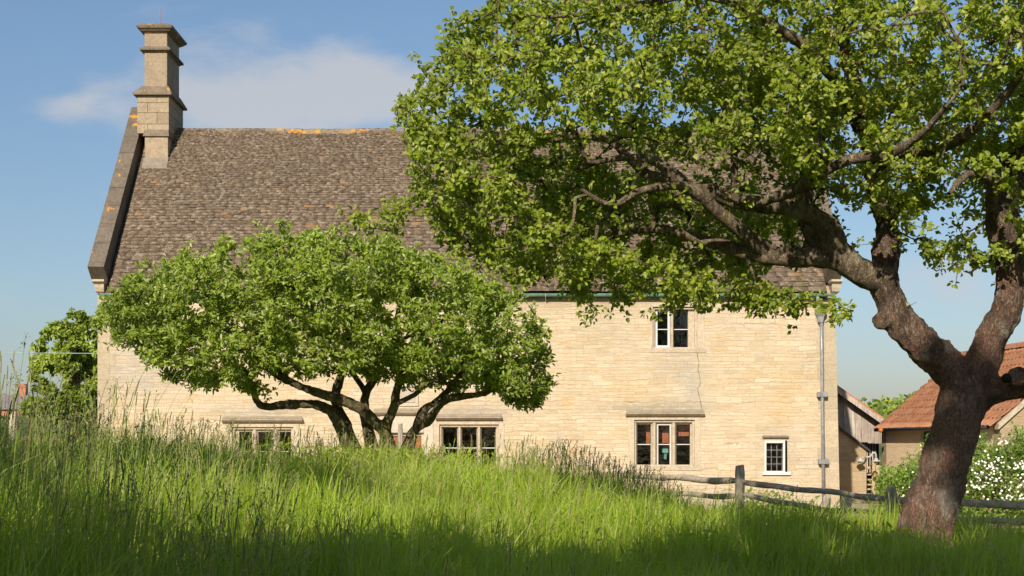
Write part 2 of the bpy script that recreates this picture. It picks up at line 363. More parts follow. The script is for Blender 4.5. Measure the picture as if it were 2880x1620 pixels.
# ------------------------------------------------------------------ farmhouse
house = empty('farmhouse', (-1,YW,0), 'long pale limestone farmhouse with steep stone slate roof behind the apple trees', 'house')
def warp(p):
    x, y, z = p
    if x > 4.6: x = x+(5.2-z)*.022*min(1, (x-4.6)/2.9)
    return (x, y, z)
XL, XR = X(275), 7.56
EZ = 5.12
SL = math.atan2(9.71-5.12, 36.85-33.12); cs, sn = math.cos(SL), math.sin(SL); SLEN = (36.85-33.12)/cs
wins = {'A': (X(652), X(825), Z(1330), Z(1201)), 'B': (X(1235), X(1403), Z(1325), Z(1194)), 'C': (X(1783.5), X(1954), Z(1311), Z(1181)),
        'S': (X(2150), X(2208), Z(1327), Z(1239)), 'U': (X(1835.4), X(1961.5), Z(980), Z(863)), 'D': (X(1096), X(1192), .02, Z(1217))}
def front_wall():
    gx = sorted({XL, XR, 4.6, 6, *[v for w in wins.values() for v in w[:2]]}); gzs = sorted({0., 5.06, *[v for w in wins.values() for v in w[2:]]})
    mb = MB()
    for a, b in zip(gx, gx[1:]):
        for c, d in zip(gzs, gzs[1:]):
            mx, mz = (a+b)/2, (c+d)/2
            if any(w[0] < mx < w[1] and w[2] < mz < w[3] for w in wins.values()): continue
            mb.poly([(a,YW,c),(b,YW,c),(b,YW,d),(a,YW,d)], [(0,1,2,3)])
            mb.poly([(a,YW+.5,c),(b,YW+.5,c),(b,YW+.5,d),(a,YW+.5,d)], [(3,2,1,0)])
    return mb
yb = 40.4
mb = front_wall()
mb.build('wall', 'rubble_stone', house, warp=warp)
mb = MB()
for x0, x1 in ((XL, XL+.45), (XR-.45, XR)):   # gable end walls
    pr = [(YW+.002,0),(yb,0),(yb,5.06),((YW+yb)/2,9.55),(YW+.002,5.06)]
    mb.prism_x(x0, x1, pr)
mb.box(XL+.45, XR-.45, yb-.45, yb-.002, 0, 5.04)
mb.build('side_wall', 'side_stone', house, warp=warp)
# quoins
qa, qb = MB(), MB(); z = .0; i = 0
while z < 4.9:
    h = random.uniform(.26,.42); h = min(h, 4.98-z)
    w = (.30 if i % 2 else .46)+random.uniform(-.03,.03)
    qa.box(XR-w, XR+.004, YW-.006, YW+.2, z+.004, z+h-.004)
    w = (.44 if i % 2 else .28)+random.uniform(-.03,.03)
    qb.box(XL-.004, XL+w, YW-.006, YW+.2, z+.004, z+h-.004)
    z += h; i += 1
ashlar('quoin_stone', (0.480,0.392,0.272), 0, .3)
qa.build('quoin_stack', 'quoin_stone', house, warp=warp); qb.build('quoin_stack', 'quoin_stone', house, warp=warp)
# slates
def slates():
    V = []; Q = []
    ux = np.array([1,0,0.]); us = np.array([0,cs,sn]); un = np.array([0,-sn,cs]); O = np.array([0,33.12,5.12])
    s = -.02; g = .165
    while s < SLEN-.03:
        fr = s/SLEN; g = .165-.165*fr+.052*fr*fr
        wm = .31*(1-fr)+.13*fr; x = XL+.3-random.random()*wm
        dcs = .012*math.sin(s*9)
        while x < XR-.25:
            w = wm*random.uniform(.6,1.45); x1 = min(x+w, XR-.24)
            if x1 > XL+.32:
                xa = max(x, XL+.30)
                sag = .010*math.sin(xa*.9+s*.5)+.006*math.sin(xa*2.3-s*.4)
                j = random.gauss(0, .005); th = random.uniform(.017,.024)*(1.2-.35*fr); lift = random.uniform(.050,.062)*(1.12-.5*fr)
                tl = random.gauss(0,.003)
                L = max(g*2.1,.12)
                b = O+us*(s+j+dcs*0)+un*(sag)
                c0 = [b+ux*xa+un*(lift+tl), b+ux*(x1)+un*(lift-tl), b+ux*(x1)+us*L+un*(.0), b+ux*xa+us*L+un*(.0)]
                n = len(V)
                V += [p for p in c0]+[p+un*th for p in c0]
                Q += [(n+4,n+5,n+6,n+7),(n,n+1,n+5,n+4),(n+1,n+2,n+6,n+5),(n+3,n,n+4,n+7)]
            x += w
        s += g
    # underlay slabs both slopes
    for sg in (1,-1):
        yf = lambda y: y if sg == 1 else 2*36.85-y
        n = len(V)
        V += [np.array(p) for p in ((XL+.2,yf(33.16),5.06),(XR-.2,yf(33.16),5.06),(XR-.2,yf(36.85),9.66),(XL+.2,yf(36.85),9.66))]
        Q += [(n,n+1,n+2,n+3)]
        n = len(V)
        V += [np.array(p) for p in ((XL+.2,yf(33.26),4.98),(XR-.2,yf(33.26),4.98),(XR-.2,yf(36.85),9.50),(XL+.2,yf(36.85),9.50))]
        Q += [(n,n+1,n+2,n+3)]
    return npmesh('roof', np.array(V), np.array(Q), 'stone_slate', house)
roof = slates()
mb = MB(); x = X(500, 36.85)
while x < XR-.3:
    w = random.uniform(.42,.55); dz = random.gauss(0,.008)
    x1 = min(x+w, XR-.3); c = 36.85
    mb.prism_x(x, x1-.008, [(c-.13,9.60+dz),(c-.03,9.75+dz),(c+.03,9.75+dz),(c+.13,9.60+dz),(c+.1,9.55),(c-.1,9.55)])
    x += w
mb.build('ridge_tiles', 'ridge_stone', roof)
# copings
def coping(x0, x1):
    mb = MB(); hh = .42; n0 = 9
    for sg in (1,-1):
        for k in range(n0):
            a, b = max(k/n0, .085), (k+1)/n0-.0015
            def pt(t, h):
                y = 33.02+(36.85-33.02)*t; z = 5.06+(9.66-5.06)*t
                y -= sn*h; z += cs*h
                y = min(y, 36.85) if t < 1 else 36.85
                return (y if sg == 1 else 2*36.85-y, z)
            def ptt(t, h):
                y, z = pt(t, h)
                if t >= .998:
                    y = 36.85; z = 9.66+h/cs
                return (y, z)
            p = [ptt(a,-.1), ptt(a,hh+random.gauss(0,.004)), ptt(b,hh), ptt(b,-.1)]
            mb.prism_x(x0, x1, p)
    return mb
for a, b in ((XL-.16, XL+.22), (XR-.22, XR+.14)):
    cp = coping(a, b).build('coping', 'coping_stone', house)
    x0, x1 = a+.13, b-.05   # kneeler stone under the foot of the coping
    MB().loft([[(x0+i, YW-.02-o, z), (x1-i, YW-.02-o, z), (x1-i, YW+.3, z), (x0+i, YW+.3, z)] for i, o, z in
        ((.03,.02,5.12),(.0,.08,5.16),(-.01,.12,5.25),(-.01,.13,5.32),(-.03,.15,5.345),(-.04,.22,5.38),(-.04,.22,5.43))]).build('kneeler', 'dressed_stone', house)
# chimney
ch = MB()
xa, xb = -9.50, -8.70; ya, y2 = 36.05, 37.62
zc = lambda py: Z(py, 36.1)
MB_ = ch
ch.box(-9.30, -8.715, 36.02, y2-.02, 8.3, zc(382))
zz = [zc(376), zc(350), zc(318), zc(290), zc(266)]
for i in range(4):
    cut = [(-9.50,-9.02),(-9.36,-8.70),(-9.50,-8.93),(-9.4,-8.70)][i][1]
    if i % 2: ch.box(xa, -9.0, ya, y2, zz[i], zz[i+1]-.006); ch.box(-8.994, xb, ya, y2, zz[i], zz[i+1]-.006)
    else: ch.box(xa, -9.24, ya, y2, zz[i], zz[i+1]-.006); ch.box(-9.234, xb, ya, y2, zz[i], zz[i+1]-.006)
for a, b in ((36.14,36.77),(36.80,37.45)):   # twin shafts
    ch.box(-9.34, -8.765, a, b, zc(268), zc(84))
ch.box(-9.31, -8.80, 36.2, 37.4, zc(268), zc(84))
stack = ch.build('chimney', 'chimney_stone', house, bevel=.006)
lg = MB()
lg.frustum((-9.34,-8.68,35.97,y2+.06), zc(386), (-9.32,-8.70,36.03,y2), zc(366))
lg.frustum((xa-.09,xb+.09,ya-.10,y2+.10), zc(270), (xa-.09,xb+.09,ya-.10,y2+.10), zc(263))
lg.frustum((xa-.08,xb+.08,ya-.09,y2+.09), zc(263), (xa+.10,xb-.03,ya+.07,y2-.12), zc(241))
q = (-9.34,-8.765,36.14,37.45)
def ex(q, e): return (q[0]-e, q[1]+e, q[2]-e, q[3]+e)
lg.frustum(ex(q,.02), zc(147), ex(q,.06), zc(142)); lg.frustum(ex(q,.10), zc(142), ex(q,.10), zc(136)); lg.frustum(ex(q,.09), zc(136), ex(q,.02), zc(129))
lg.frustum(ex(q,.02), zc(92), ex(q,.07), zc(88)); lg.frustum(ex(q,.08), zc(88), ex(q,.13), zc(82)); lg.frustum(ex(q,.15), zc(82), ex(q,.18), zc(75)); lg.frustum(ex(q,.17), zc(75), ex(q,.05), zc(66))
lg.build('ledge', 'chimney_ledge', stack, bevel=.006)
MB().tube([(-9.05,36.6,zc(68)),(-9.052,36.6,zc(30)),(-9.06,36.6,zc(8))], .008, 5).build('lightning_rod', 'brick', stack)
MB().prism_x(-9.33, -8.70, [(35.80,8.40),(36.03,8.7),(36.03,8.86),(35.83,8.55)]).build('flashing', 'mortar', stack)
# gutter: half round with brackets
def gutter(x0, x1, yc, zc_, r):
    mb = MB(); n = 10; out = []
    for rr in (r, r-.008):
        out.append([(yc-rr*math.cos(math.pi*k/n), zc_-rr*math.sin(math.pi*k/n)) for k in range(n+1)])
    prof = out[0]+out[1][::-1]
    mb.prism_x(x0, x1, prof)
    mb.tube([(x0,yc-r,zc_),(x1,yc-r,zc_)], .009, 6)
    return mb
gu = gutter(X(288), XR-.05, 33.13, Z(829), .062).build('gutter', 'verdigris', house)
x = X(305)
while x < 7.2:
    z1 = Z(834)
    MB().tube([(x,YW-.003,z1-.17),(x+.01,YW-.02,z1-.12),(x,33.10,z1-.02),(x,33.06,z1+.03)], .009, 5).build('gutter_bracket', 'white_paint', gu); x += .93
MB().box(X(300), XR-.3, YW-.05, YW-.002, 4.97, 5.055).build('eaves_course', 'mortar', house)
# downpipe
dp = MB().tube([(X(2307.5),33.2,Z(900)),(X(2309),33.2,Z(1000)),(X(2311),33.2,Z(1200)),(X(2314),33.2,Z(1405))], .041, 12).build('downpipe', 'lead_pipe', house, True)
mb = MB(); xx = X(2305)
mb.loft([[(xx-a,33.2-b,z),(xx+a,33.2-b,z),(xx+a,33.29,z),(xx-a,33.29,z)] for a, b, z in ((.05,.05,Z(908)),(.07,.06,Z(892)),(.12,.09,Z(882)),(.12,.09,Z(870)))])
mb.build('hopper', 'lead_pipe', dp)
mb = MB().tube([(X(2295),33.13,Z(836)),(X(2297),33.13,Z(850)),(X(2304),33.2,Z(872))], .04, 8); mb.build('swan_neck', 'lead_pipe', dp, True)
for py, w in ((1110,.115),(1298,.115)):
    x = X(2310+(py-1110)*.018)
    MB().box(x-w, x+w, 33.14, 33.292, Z(py+7), Z(py-7)).build('pipe_bracket', 'lead_pipe', dp, bevel=.008)
# crack
def crack():
    pts = [(1962,982),(1961,1000),(1966,1018),(1963,1040),(1968,1060),(1969,1075),(1968,1086),(1962,1091),(1964,1105),(1968,1120),(1972,1140),(1974,1155)]
    mb = MB(); prev = None
    for i, (a, b) in enumerate(pts):
        w = .003+.0035*abs(math.sin(i*1.7)); x, z = X(a), Z(b)
        cur = [(x-w,YW-.0025,z),(x+w,YW-.0025,z)]
        if prev: mb.poly([prev[0],prev[1],cur[1],cur[0]], [(0,1,2,3)])
        prev = cur
    mb.build('wall_crack', 'crack_dark', house)
crack()
# windows
def hood(x0, x1, z0, z1, parent, y=YW):
    d = .13; h = z1-z0
    mb = MB().prism_x(x0, x1, [(y-.001,z0+.0),(y-.04,z0),(y-d*.75,z0+h*.35),(y-d*.8,z0+h*.55),(y-d,z0+h*.6),(y-d,z0+h*.8),(y-.001,z1+.02)])
    mb.prism_x(x0+.02, x1-.02, [(y-.001,z1+.022),(y-.06,z1+.005),(y-.03,z1+.05),(y-.001,z1+.06)])
    return mb.build('hood_mould', 'hood_stone', parent, bevel=.003)

def pane(x0, x1, z0, z1, y, parent, bars=(), frame=.0, fy=0):
    MB().poly([(x0,y,z0),(x1,y,z0),(x1,y,z1),(x0,y,z1)], [(0,1,2,3)]).build('glass', 'window_glass', parent)
    mb = MB()
    for b in bars: mb.box(x0, x1, y-.018, y-.002, b-.009, b+.009)
    if frame:
        f = frame
        mb.box(x0-f, x0, y-.03-fy, y, z0-f, z1+f); mb.box(x1, x1+f, y-.03-fy, y, z0-f, z1+f)
        mb.box(x0, x1, y-.03-fy, y, z0-f, z0); mb.box(x0, x1, y-.03-fy, y, z1, z1+f)
    if mb.v: mb.build('glazing_bar', 'white_paint', parent)
def stone_window(key, lights, gtop, gbot, bar, hd, casement=(), name='window', bottom=True, surround=(.13,.13), label=None):
    x0, x1, z0, z1 = wins[key]
    sx0, sx1 = x0-surround[0], x1+surround[1]
    mb = MB()   # flat dressed surround, 8 mm proud
    y = YW-.008
    mb.box(sx0, x0+.004, y, YW+.10, z0-.0, z1+.09); mb.box(x1-.004, sx1, y, YW+.10, z0, z1+.09)
    mb.box(x0+.004, x1-.004, y, YW+.12, z1, z1+.09); mb.box(sx0-.04, sx1+.04, y-.004, YW+.3, z0-.10, z0)
    # stepped inner frame
    s = .055
    mb.box(x0+.003, x0+s, YW+.045, YW+.3, z0, z1); mb.box(x1-s, x1-.003, YW+.045, YW+.3, z0, z1); mb.box(x0+s, x1-s, YW+.045, YW+.3, z1-s, z1-.003)
    # block outer reveal behind
    mb.box(x0-.02, x0+.003, YW+.1, YW+.5, z0, z1); mb.box(x1-.003, x1+.02, YW+.1, YW+.5, z0, z1)
    w = mb.build(name, 'dressed_stone', house, bevel=.004)
    if label: w['label'] = label
    G = [(X(a), X(b)) for a, b in lights]; zt, zb = Z(gtop), Z(gbot)
    mb = MB()
    mb.box(x0+s, G[0][0], YW+.12, YW+.28, zb, z1-s); mb.box(G[-1][1], x1-s, YW+.12, YW+.28, zb, z1-s)
    mb.box(G[0][0], G[-1][1], YW+.12, YW+.28, zt, z1-s)
    if zb > z0+.002: mb.box(x0+s, x1-s, YW+.06, YW+.28, z0, zb)
    mb.build('light_frame', 'dressed_stone', w)
    for (a, b), (c, d) in zip(G, G[1:]):
        f = .02
        mp = [(b,YW+.24),(b,YW+.14),((b+c)/2-f,YW+.055),((b+c)/2+f,YW+.055),(c,YW+.14),(c,YW+.24)]
        MB().prism_z(zb, z1-s, mp).build('mullion', 'dressed_stone', w)
    for i, (a, b) in enumerate(G):
        if i in casement:
            f = casement[i]
            pane(a+f, b-f, zb+f if f > .03 else zb, zt-f, YW+.17, w, [Z(bar)] if bar and casement[i] > .035 else [Z(bar)], f-.002, .02)
        else: pane(a, b, zb, zt, YW+.19, w, [Z(bar)] if bar else [])
    if hd: hood(X(hd[0]), X(hd[1]), Z(hd[3]), Z(hd[2]), w)
    return w, G, zt, zb
wA = stone_window('A', [(670,705),(724,761),(784,816)], 1214, 1326, 1270, (626,852,1178,1190), {})
wB = stone_window('B', [(1245,1285),(1299,1340),(1354,1394)], 1203, 1322, 1260, (1226,1412,1172,1183), {})
wC = stone_window('C', [(1793,1832),(1850,1888),(1904,1943)], 1193, 1307, 1250, (1760,1980,1160,1172), {1: .022})
wU = stone_window('U', [(1845,1885),(1897,1937)], 869, 976, 925, None, {0: .045}, surround=(.05,.17))
# plain red panels and a teal item set just behind the panes
yy = YW+.42
for a, b, c, d in ((1822,1833,1248,1197),(1868,1886,1246,1197),(1914,1944,1226,1196)): MB().box(X(a), X(b), yy, yy+.03, Z(c), Z(d)).build('red_panel', 'red_panel_wood', wC[0])
mb = MB(); mb.box(X(1852), X(1859), yy+.1, yy+.12, Z(1292), Z(1256)); mb.loft([[(X(1878)-a,yy+.1,z),(X(1878)+a,yy+.1,z),(X(1878)+a,yy+.2,z),(X(1878)-a,yy+.2,z)] for a, z in ((.03,Z(1292)),(.03,Z(1276)),(.075,Z(1272)),(.06,Z(1262)))])
mb.build('teal_item', 'teal_finish', wC[0])  # unidentified teal item, its form made up
# rooms behind windows
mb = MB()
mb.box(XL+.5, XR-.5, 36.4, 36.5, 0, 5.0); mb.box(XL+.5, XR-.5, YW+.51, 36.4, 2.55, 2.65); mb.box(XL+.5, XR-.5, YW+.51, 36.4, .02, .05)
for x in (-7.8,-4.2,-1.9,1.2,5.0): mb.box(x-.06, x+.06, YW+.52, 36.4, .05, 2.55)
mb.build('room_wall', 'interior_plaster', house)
# small leaded window
x0, x1, z0, z1 = wins['S']
mb = MB(); f = .045
mb.box(x0, x0+f, YW-.012, YW+.2, z0, z1); mb.box(x1-f, x1, YW-.012, YW+.2, z0, z1); mb.box(x0+f, x1-f, YW-.012, YW+.2, z1-.06, z1); mb.box(x0+f, x1-f, YW-.012, YW+.2, z0, z0+.02)
wS = mb.build('window', 'white_paint', house, bevel=.004); wS['label'] = 'small leaded window of twelve panes in a white frame'
MB().box(x0-.055, x1+.13, YW-.06, YW-.001, z0-.072, z0-.001).build('sill', 'white_paint', wS, bevel=.004)
MB().box(x0-.05, x1+.07, YW-.075, YW-.001, z1+.065, z1+.115).build('lintel', 'chimney_ledge', wS, bevel=.006)
MB().box(x0-.02, x1+.02, YW-.006, YW+.1, z1+.001, z1+.064).build('head_stone', 'dressed_stone', wS)
g0, g1, h0, h1 = x0+f, x1-f, z0+.02, z1-.06; yg = YW+.1
MB().poly([(g0,yg,h0),(g1,yg,h0),(g1,yg,h1),(g0,yg,h1)], [(0,1,2,3)]).build('glass', 'window_glass', wS)
mb = MB()
for k in (1,2): x = g0+(g1-g0)*k/3; mb.box(x-.006, x+.006, yg-.012, yg-.002, h0, h1)
for k in (1,2,3): z = h0+(h1-h0)*k/4; mb.box(g0, g1, yg-.016, yg-.004, z-.005, z+.005)
mb.build('lead_came', 'lead_pipe', wS)
# door, its surround, hood and the panel over it
x0, x1, z0, z1 = wins['D']
mb = MB()
mb.box(x0-.22, x0, YW-.014, YW+.12, 0, Z(1170)); mb.box(x1, x1+.22, YW-.014, YW+.12, 0, Z(1170)); mb.box(x0, x1, YW-.014, YW+.12, Z(1208), Z(1170))
mb.box(x0+.0, x1-.0, YW-.03, YW+.2, z1, Z(1208)); mb.box(x0, x0+.06, YW+.04, YW+.2, 0, z1); mb.box(x1-.06, x1, YW+.04, YW+.2, 0, z1)
mb.box(x0+.06, x1-.06, YW+.08, YW+.2, z1-.08, z1)
ashlar('pale_stone', (0.528,0.448,0.352), 0, .2)
door = mb.build('door', 'pale_stone', house, bevel=.004)
hood(X(1050), X(1226), Z(1169), Z(1156), door)
mb = MB(); k = x0+.06
while k < x1-.07:
    mb.box(k, min(k+.135, x1-.06), YW+.12, YW+.16, .03, z1-.08); k += .14
mb.build('door_leaf', 'orange_oak', door)
pn = MB()
px0, px1, pz0, pz1 = X(1099), X(1177), Z(1142), Z(1082)
pn.box(px0, px1, YW-.03, YW-.001, pz0, pz0+.06); pn.box(px0, px1, YW-.03, YW-.001, pz1-.06, pz1); pn.box(px0, px0+.06, YW-.03, YW-.001, pz0+.06, pz1-.06); pn.box(px1-.06, px1, YW-.03, YW-.001, pz0+.06, pz1-.06)
pn.box(px0+.08, px1-.08, YW-.014, YW-.001, pz0+.08, pz1-.08)
pn.build('date_panel', 'pale_stone', house, bevel=.004)

# ------------------------------------------------------------------ barns at the right
bb = empty('boarded_barn', (9.6,43,0), 'weathered grey boarded barn with sloping verge, between the farmhouse and the red tiled barn', 'barn')
Yb = 43.
def vz(x): return Z(1107,Yb)-(x-X(2358,Yb))*.70
mb = MB(); x = X(2300,Yb)
while x < X(2502,Yb):
    w = random.uniform(.13,.2); x1 = x+w-.008
    y = Yb+random.uniform(-.02,.02)
    zb = Z(1245,Yb)+random.uniform(-.03,.02)
    mb.poly([(x,y,zb),(x1,y,zb),(x1,y,vz(x1)),(x,y,vz(x)),(x,y+.03,zb),(x1,y+.03,zb),(x1,y+.03,vz(x1)),(x,y+.03,vz(x))], [(0,1,2,3),(7,6,5,4),(0,4,5,1),(1,5,6,2),(3,2,6,7),(0,3,7,4)])
    x += w
mb.build('board_wall', 'weathered_boards', bb)
mb = MB(); xa_, xb_ = X(2300,Yb), X(2496,Yb)+.1
mb.poly([(xa_,Yb-.35,vz(xa_)+.02),(xb_,Yb-.35,vz(xb_)+.02),(xb_,Yb-.35,vz(xb_)+.17),(xa_,Yb-.35,vz(xa_)+.17),(xa_,Yb+7,vz(xa_)+.02),(xb_,Yb+7,vz(xb_)+.02),(xb_,Yb+7,vz(xb_)+.17),(xa_,Yb+7,vz(xa_)+.17)],
    [(0,1,2,3),(7,6,5,4),(0,4,5,1),(1,5,6,2),(3,2,6,7),(0,3,7,4)])
mb.build('roof', 'clay_pantile', bb)
MB().poly([(xa_,Yb-.38,vz(xa_)-.07),(xb_,Yb-.38,vz(xb_)-.07),(xb_,Yb-.38,vz(xb_)+.10),(xa_,Yb-.38,vz(xa_)+.10),(xa_,Yb-.355,vz(xa_)-.07),(xb_,Yb-.355,vz(xb_)-.07),(xb_,Yb-.355,vz(xb_)+.10),(xa_,Yb-.355,vz(xa_)+.10)],
    [(0,1,2,3),(7,6,5,4),(0,4,5,1),(1,5,6,2),(3,2,6,7),(0,3,7,4)]).build('bargeboard', 'weathered_boards', bb)
mb = MB(); x = X(2415,Yb)      # near-black sheet stands in for the deep shade behind the open slats
mb.box(X(2380,Yb), X(2520,Yb), Yb+2.0, Yb+2.1, 0, 2.0); mb.build('shade_backing', 'dark_void', bb)
mb = MB()
for k in range(7): mb.box(X(2425+k*7.5,Yb), X(2428+k*7.5,Yb), Yb+.4, Yb+.43, Z(1330,Yb), Z(1243,Yb))
mb.build('slat', 'weathered_boards', bb)
Yl = 40.
lt = empty('stone_lean_to', (9.6,Yl,0), 'small stone outbuilding with a thin sloping roof, half in the farmhouse shadow', 'outbuilding')
xa_, xb_ = X(2335,Yl)-.4, X(2437,Yl)
lz = lambda x: Z(1203,Yl)-(x-X(2355,Yl))*.77
MB().loft([[(xa_,y,0),(xb_,y,0),(xb_,y,lz(xb_)),(xa_,y,lz(xa_))] for y in (Yl,Yl+2.4)]).build('wall', 'barn_stone', lt)
xe = X(2446,Yl)
MB().poly([(xa_,Yl-.12,lz(xa_)),(xe,Yl-.12,lz(xe)),(xe,Yl-.12,lz(xe)+.07),(xa_,Yl-.12,lz(xa_)+.07),(xa_,Yl+2.5,lz(xa_)),(xe,Yl+2.5,lz(xe)),(xe,Yl+2.5,lz(xe)+.07),(xa_,Yl+2.5,lz(xa_)+.07)],
    [(0,1,2,3),(7,6,5,4),(0,4,5,1),(1,5,6,2),(3,2,6,7),(0,3,7,4)]).build('roof', 'dark_metal', lt)
gt = empty('slatted_door_frame', (10.1,41,0), 'pale timber post with rungs and brace in the dark barn doorway', 'door frame')
Yg = 40.6
MB().box(X(2453,Yg), X(2462,Yg), Yg, Yg+.1, 0, Z(1296,Yg)).box(X(2464,Yg), X(2474,Yg), Yg+.02, Yg+.1, 0, Z(1308,Yg)).build('post', 'pale_timber', gt)
mb = MB()
for py in (1335,1349,1363,1376,1390): mb.box(X(2436,Yg), X(2453,Yg), Yg+.03, Yg+.06, Z(py+2.2,Yg), Z(py-2.2,Yg))
mb.build('rung', 'pale_timber', gt)
MB().poly([P(2436,1318,Yg),P(2452,1305,Yg),P(2452,1311,Yg),P(2436,1325,Yg),P(2436,1318,Yg+.05),P(2452,1305,Yg+.05),P(2452,1311,Yg+.05),P(2436,1325,Yg+.05)],
    [(0,1,2,3),(7,6,5,4),(0,4,5,1),(1,5,6,2),(3,2,6,7),(0,3,7,4)]).build('brace', 'pale_timber', gt)
def shade(cx, y, zt, r, parent):
    n = 14; rings = []
    for rr, dz in ((.25,0),(.35,-.015),(.42,-.05),(.95,-.07),(1,-.10)):
        rings.append([(cx+r*rr*math.cos(2*math.pi*k/n), y+r*rr*math.sin(2*math.pi*k/n), zt+dz) for k in range(n)])
    MB().loft(rings).build('lamp_shade', 'lamp_grey', parent, True)
def globe(cx, y, z, r, mat, parent, name):
    V = []; n = 12; m = 8
    rings = [[(cx+r*math.sin(math.pi*(i+.3)/(m+.6))*math.cos(2*math.pi*k/n), y+r*math.sin(math.pi*(i+.3)/(m+.6))*math.sin(2*math.pi*k/n), z+r*math.cos(math.pi*(i+.3)/(m+.6))) for k in range(n)] for i in range(m+1)]
    return MB().loft(rings).build(name, mat, parent, True)
Ya = 39.7
l1 = empty('wall_lamp', P(2440,1285,Ya), 'white swan neck lamp curving over the dark barn doorway', 'lamp')
MB().tube([P(2436,1286,Ya),P(2446,1285,Ya),P(2451,1281,Ya),P(2454,1275,Ya),P(2459,1273,Ya),P(2463,1277,Ya),P(2464,1288,Ya)], .028, 8).build('arm', 'lamp_grey', l1, True)
a, b, c = P(2464,1288,Ya); shade(a, b, c, .13, l1); a, b, c = P(2464,1300,Ya); globe(a, b, c, .055, 'lamp_grey', l1, 'bulb')
l2 = empty('wall_lamp', P(2422,1290,Ya), 'small lamp with tilted shade fixed on the lean-to wall corner', 'lamp')
MB().tube([P(2436,1288,Ya+.25),P(2430,1287,Ya+.05),P(2424,1287,Ya)], .025, 8).build('arm', 'lamp_grey', l2, True)
a, b, c = P(2420,1288,Ya); shade(a, b, c, .12, l2); a, b, c = P(2418,1301,Ya); globe(a, b, c, .055, 'lamp_grey', l2, 'bulb')
# red tiled barn: ridge runs away from the viewer
rb = empty('tiled_barn', (12.5,36,0), 'stone barn with low eaves and red clay pantile roof at the right', 'barn')
BX0, BX1, BRX, BY0, BY1, BZE, BZR = 10.53, 15.47, 13., 33.2, 41.2, 2.06, 4.14
MB().loft([[(BX0+.12,y,-.1),(BX1,y,-.1),(BX1,y,BZE),(BRX,y,BZR-.05),(BX0+.12,y,BZE)] for y in (BY0+.02,BY0+.4)]).build('gable_wall', 'barn_stone', rb)
MB().loft([[(BX0+.12,y,-.1),(BX1,y,-.1),(BX1,y,BZE),(BRX,y,BZR-.05),(BX0+.12,y,BZE)] for y in (BY1-.4,BY1-.02)]).build('gable_wall', 'barn_stone', rb)
# side wall with window slot px 2545-2565
wy0, wy1 = 38.2, 37.35
mb = MB(); xw = BX0+.12
for y0, y1, z0, z1 in ((BY0+.4,wy1,-.1,BZE),(wy0,BY1-.4,-.1,BZE),(wy1,wy0,-.1,Z(1297,37.8)),(wy1,wy0,Z(1212,37.8),BZE)): mb.box(xw, xw+.35, y0, y1, z0, z1)
mb.box(BX1-.35, BX1-.002, BY0+.4, BY1-.4, -.1, BZE)
mb.build('side_wall', 'barn_side_stone', rb)
MB().box(xw+.10, xw+.14, wy1, wy0, Z(1297,37.8), Z(1212,37.8)).build('window_shutter', 'green_door', rb)
MB().box(xw-.05, xw+.1, wy1-.06, wy0+.06, Z(1301,37.8), Z(1297,37.8)).build('window_sill', 'brick', rb)
def pantiles(sgn):
    L = math.hypot(BRX-BX0, BZR-BZE); ns = 11; g = (L+.12)/ns
    ys_ = np.arange(BY0-.02, BY1+.05, .032); V = []; nrow = 0
    dx, dz = (BRX-BX0)/L*sgn, (BZR-BZE)/L; x0 = BRX-sgn*(BRX-BX0)
    w = .035*(.5+.5*np.cos(2*math.pi*ys_/.235))**.7
    wig = .02*np.sin(ys_*1.1)+.012*np.sin(ys_*3.7)
    for k in range(ns):
        for s, h in ((k*g-.10, .035), ((k+1)*g-.10, .0)):
            jj = np.repeat(R.normal(0,.006,len(ys_)//7+1), 7)[:len(ys_)]
            hh = w+h+wig*.6+jj
            V.append(np.stack([x0+dx*s-dz*sgn*hh*1.0, ys_, BZE+dz*s+abs(dx)*hh], -1)); nrow += 1
    V = np.array(V); n = len(ys_)
    i, j = np.meshgrid(np.arange(nrow-1), np.arange(n-1), indexing='ij')
    Q = np.stack([i*n+j, (i+1)*n+j, (i+1)*n+j+1, i*n+j+1], -1).reshape(-1,4)
    return V.reshape(-1,3), Q
V1, Q1 = pantiles(1); V2, Q2 = pantiles(-1)
brf = npmesh('roof', np.vstack([V1,V2]), np.vstack([Q1,Q2+len(V1)]), 'clay_pantile', rb)
mb = MB(); y = BY0
while y < BY1: mb.prism_y(y, y+.39, [(BRX-.14,BZR-.02),(BRX-.08,BZR+.09),(BRX,BZR+.13),(BRX+.08,BZR+.09),(BRX+.14,BZR-.02)]); y += .4
mb.build('ridge_tiles', 'clay_pantile', brf)
MB().tube([(BX0-.06,BY0+.3,BZE-.06),(BX0-.06,BY1,BZE-.06)], .055, 8).build('gutter', 'dark_metal', rb, True)
mb = MB()   # stone parapet over the near gable
L = math.hypot(BRX-BX0, BZR-BZE)
mb.loft([[(BX0+.05,y,BZE-.12),(BX0+.05,y,BZE+.02),(BRX,y,BZR+.06),(BX1-.05,y,BZE+.02),(BX1-.05,y,BZE-.12),(BRX,y,BZR-.1)] for y in (BY0-.06,BY0+.16)])
mb.build('coping', 'dressed_stone', rb)
rb.rotation_euler[2] = math.radians(5); rb.location.x += .45
gl = globe(X(2500,40), 40, Z(1210,40), .07, 'orange_globe', None, 'globe_lamp')
tag(gl, 'round orange globe hanging just under the tiled barn gutter', 'lamp')
gl.location = (BX0-.16-X(2500,40), 0, 0)

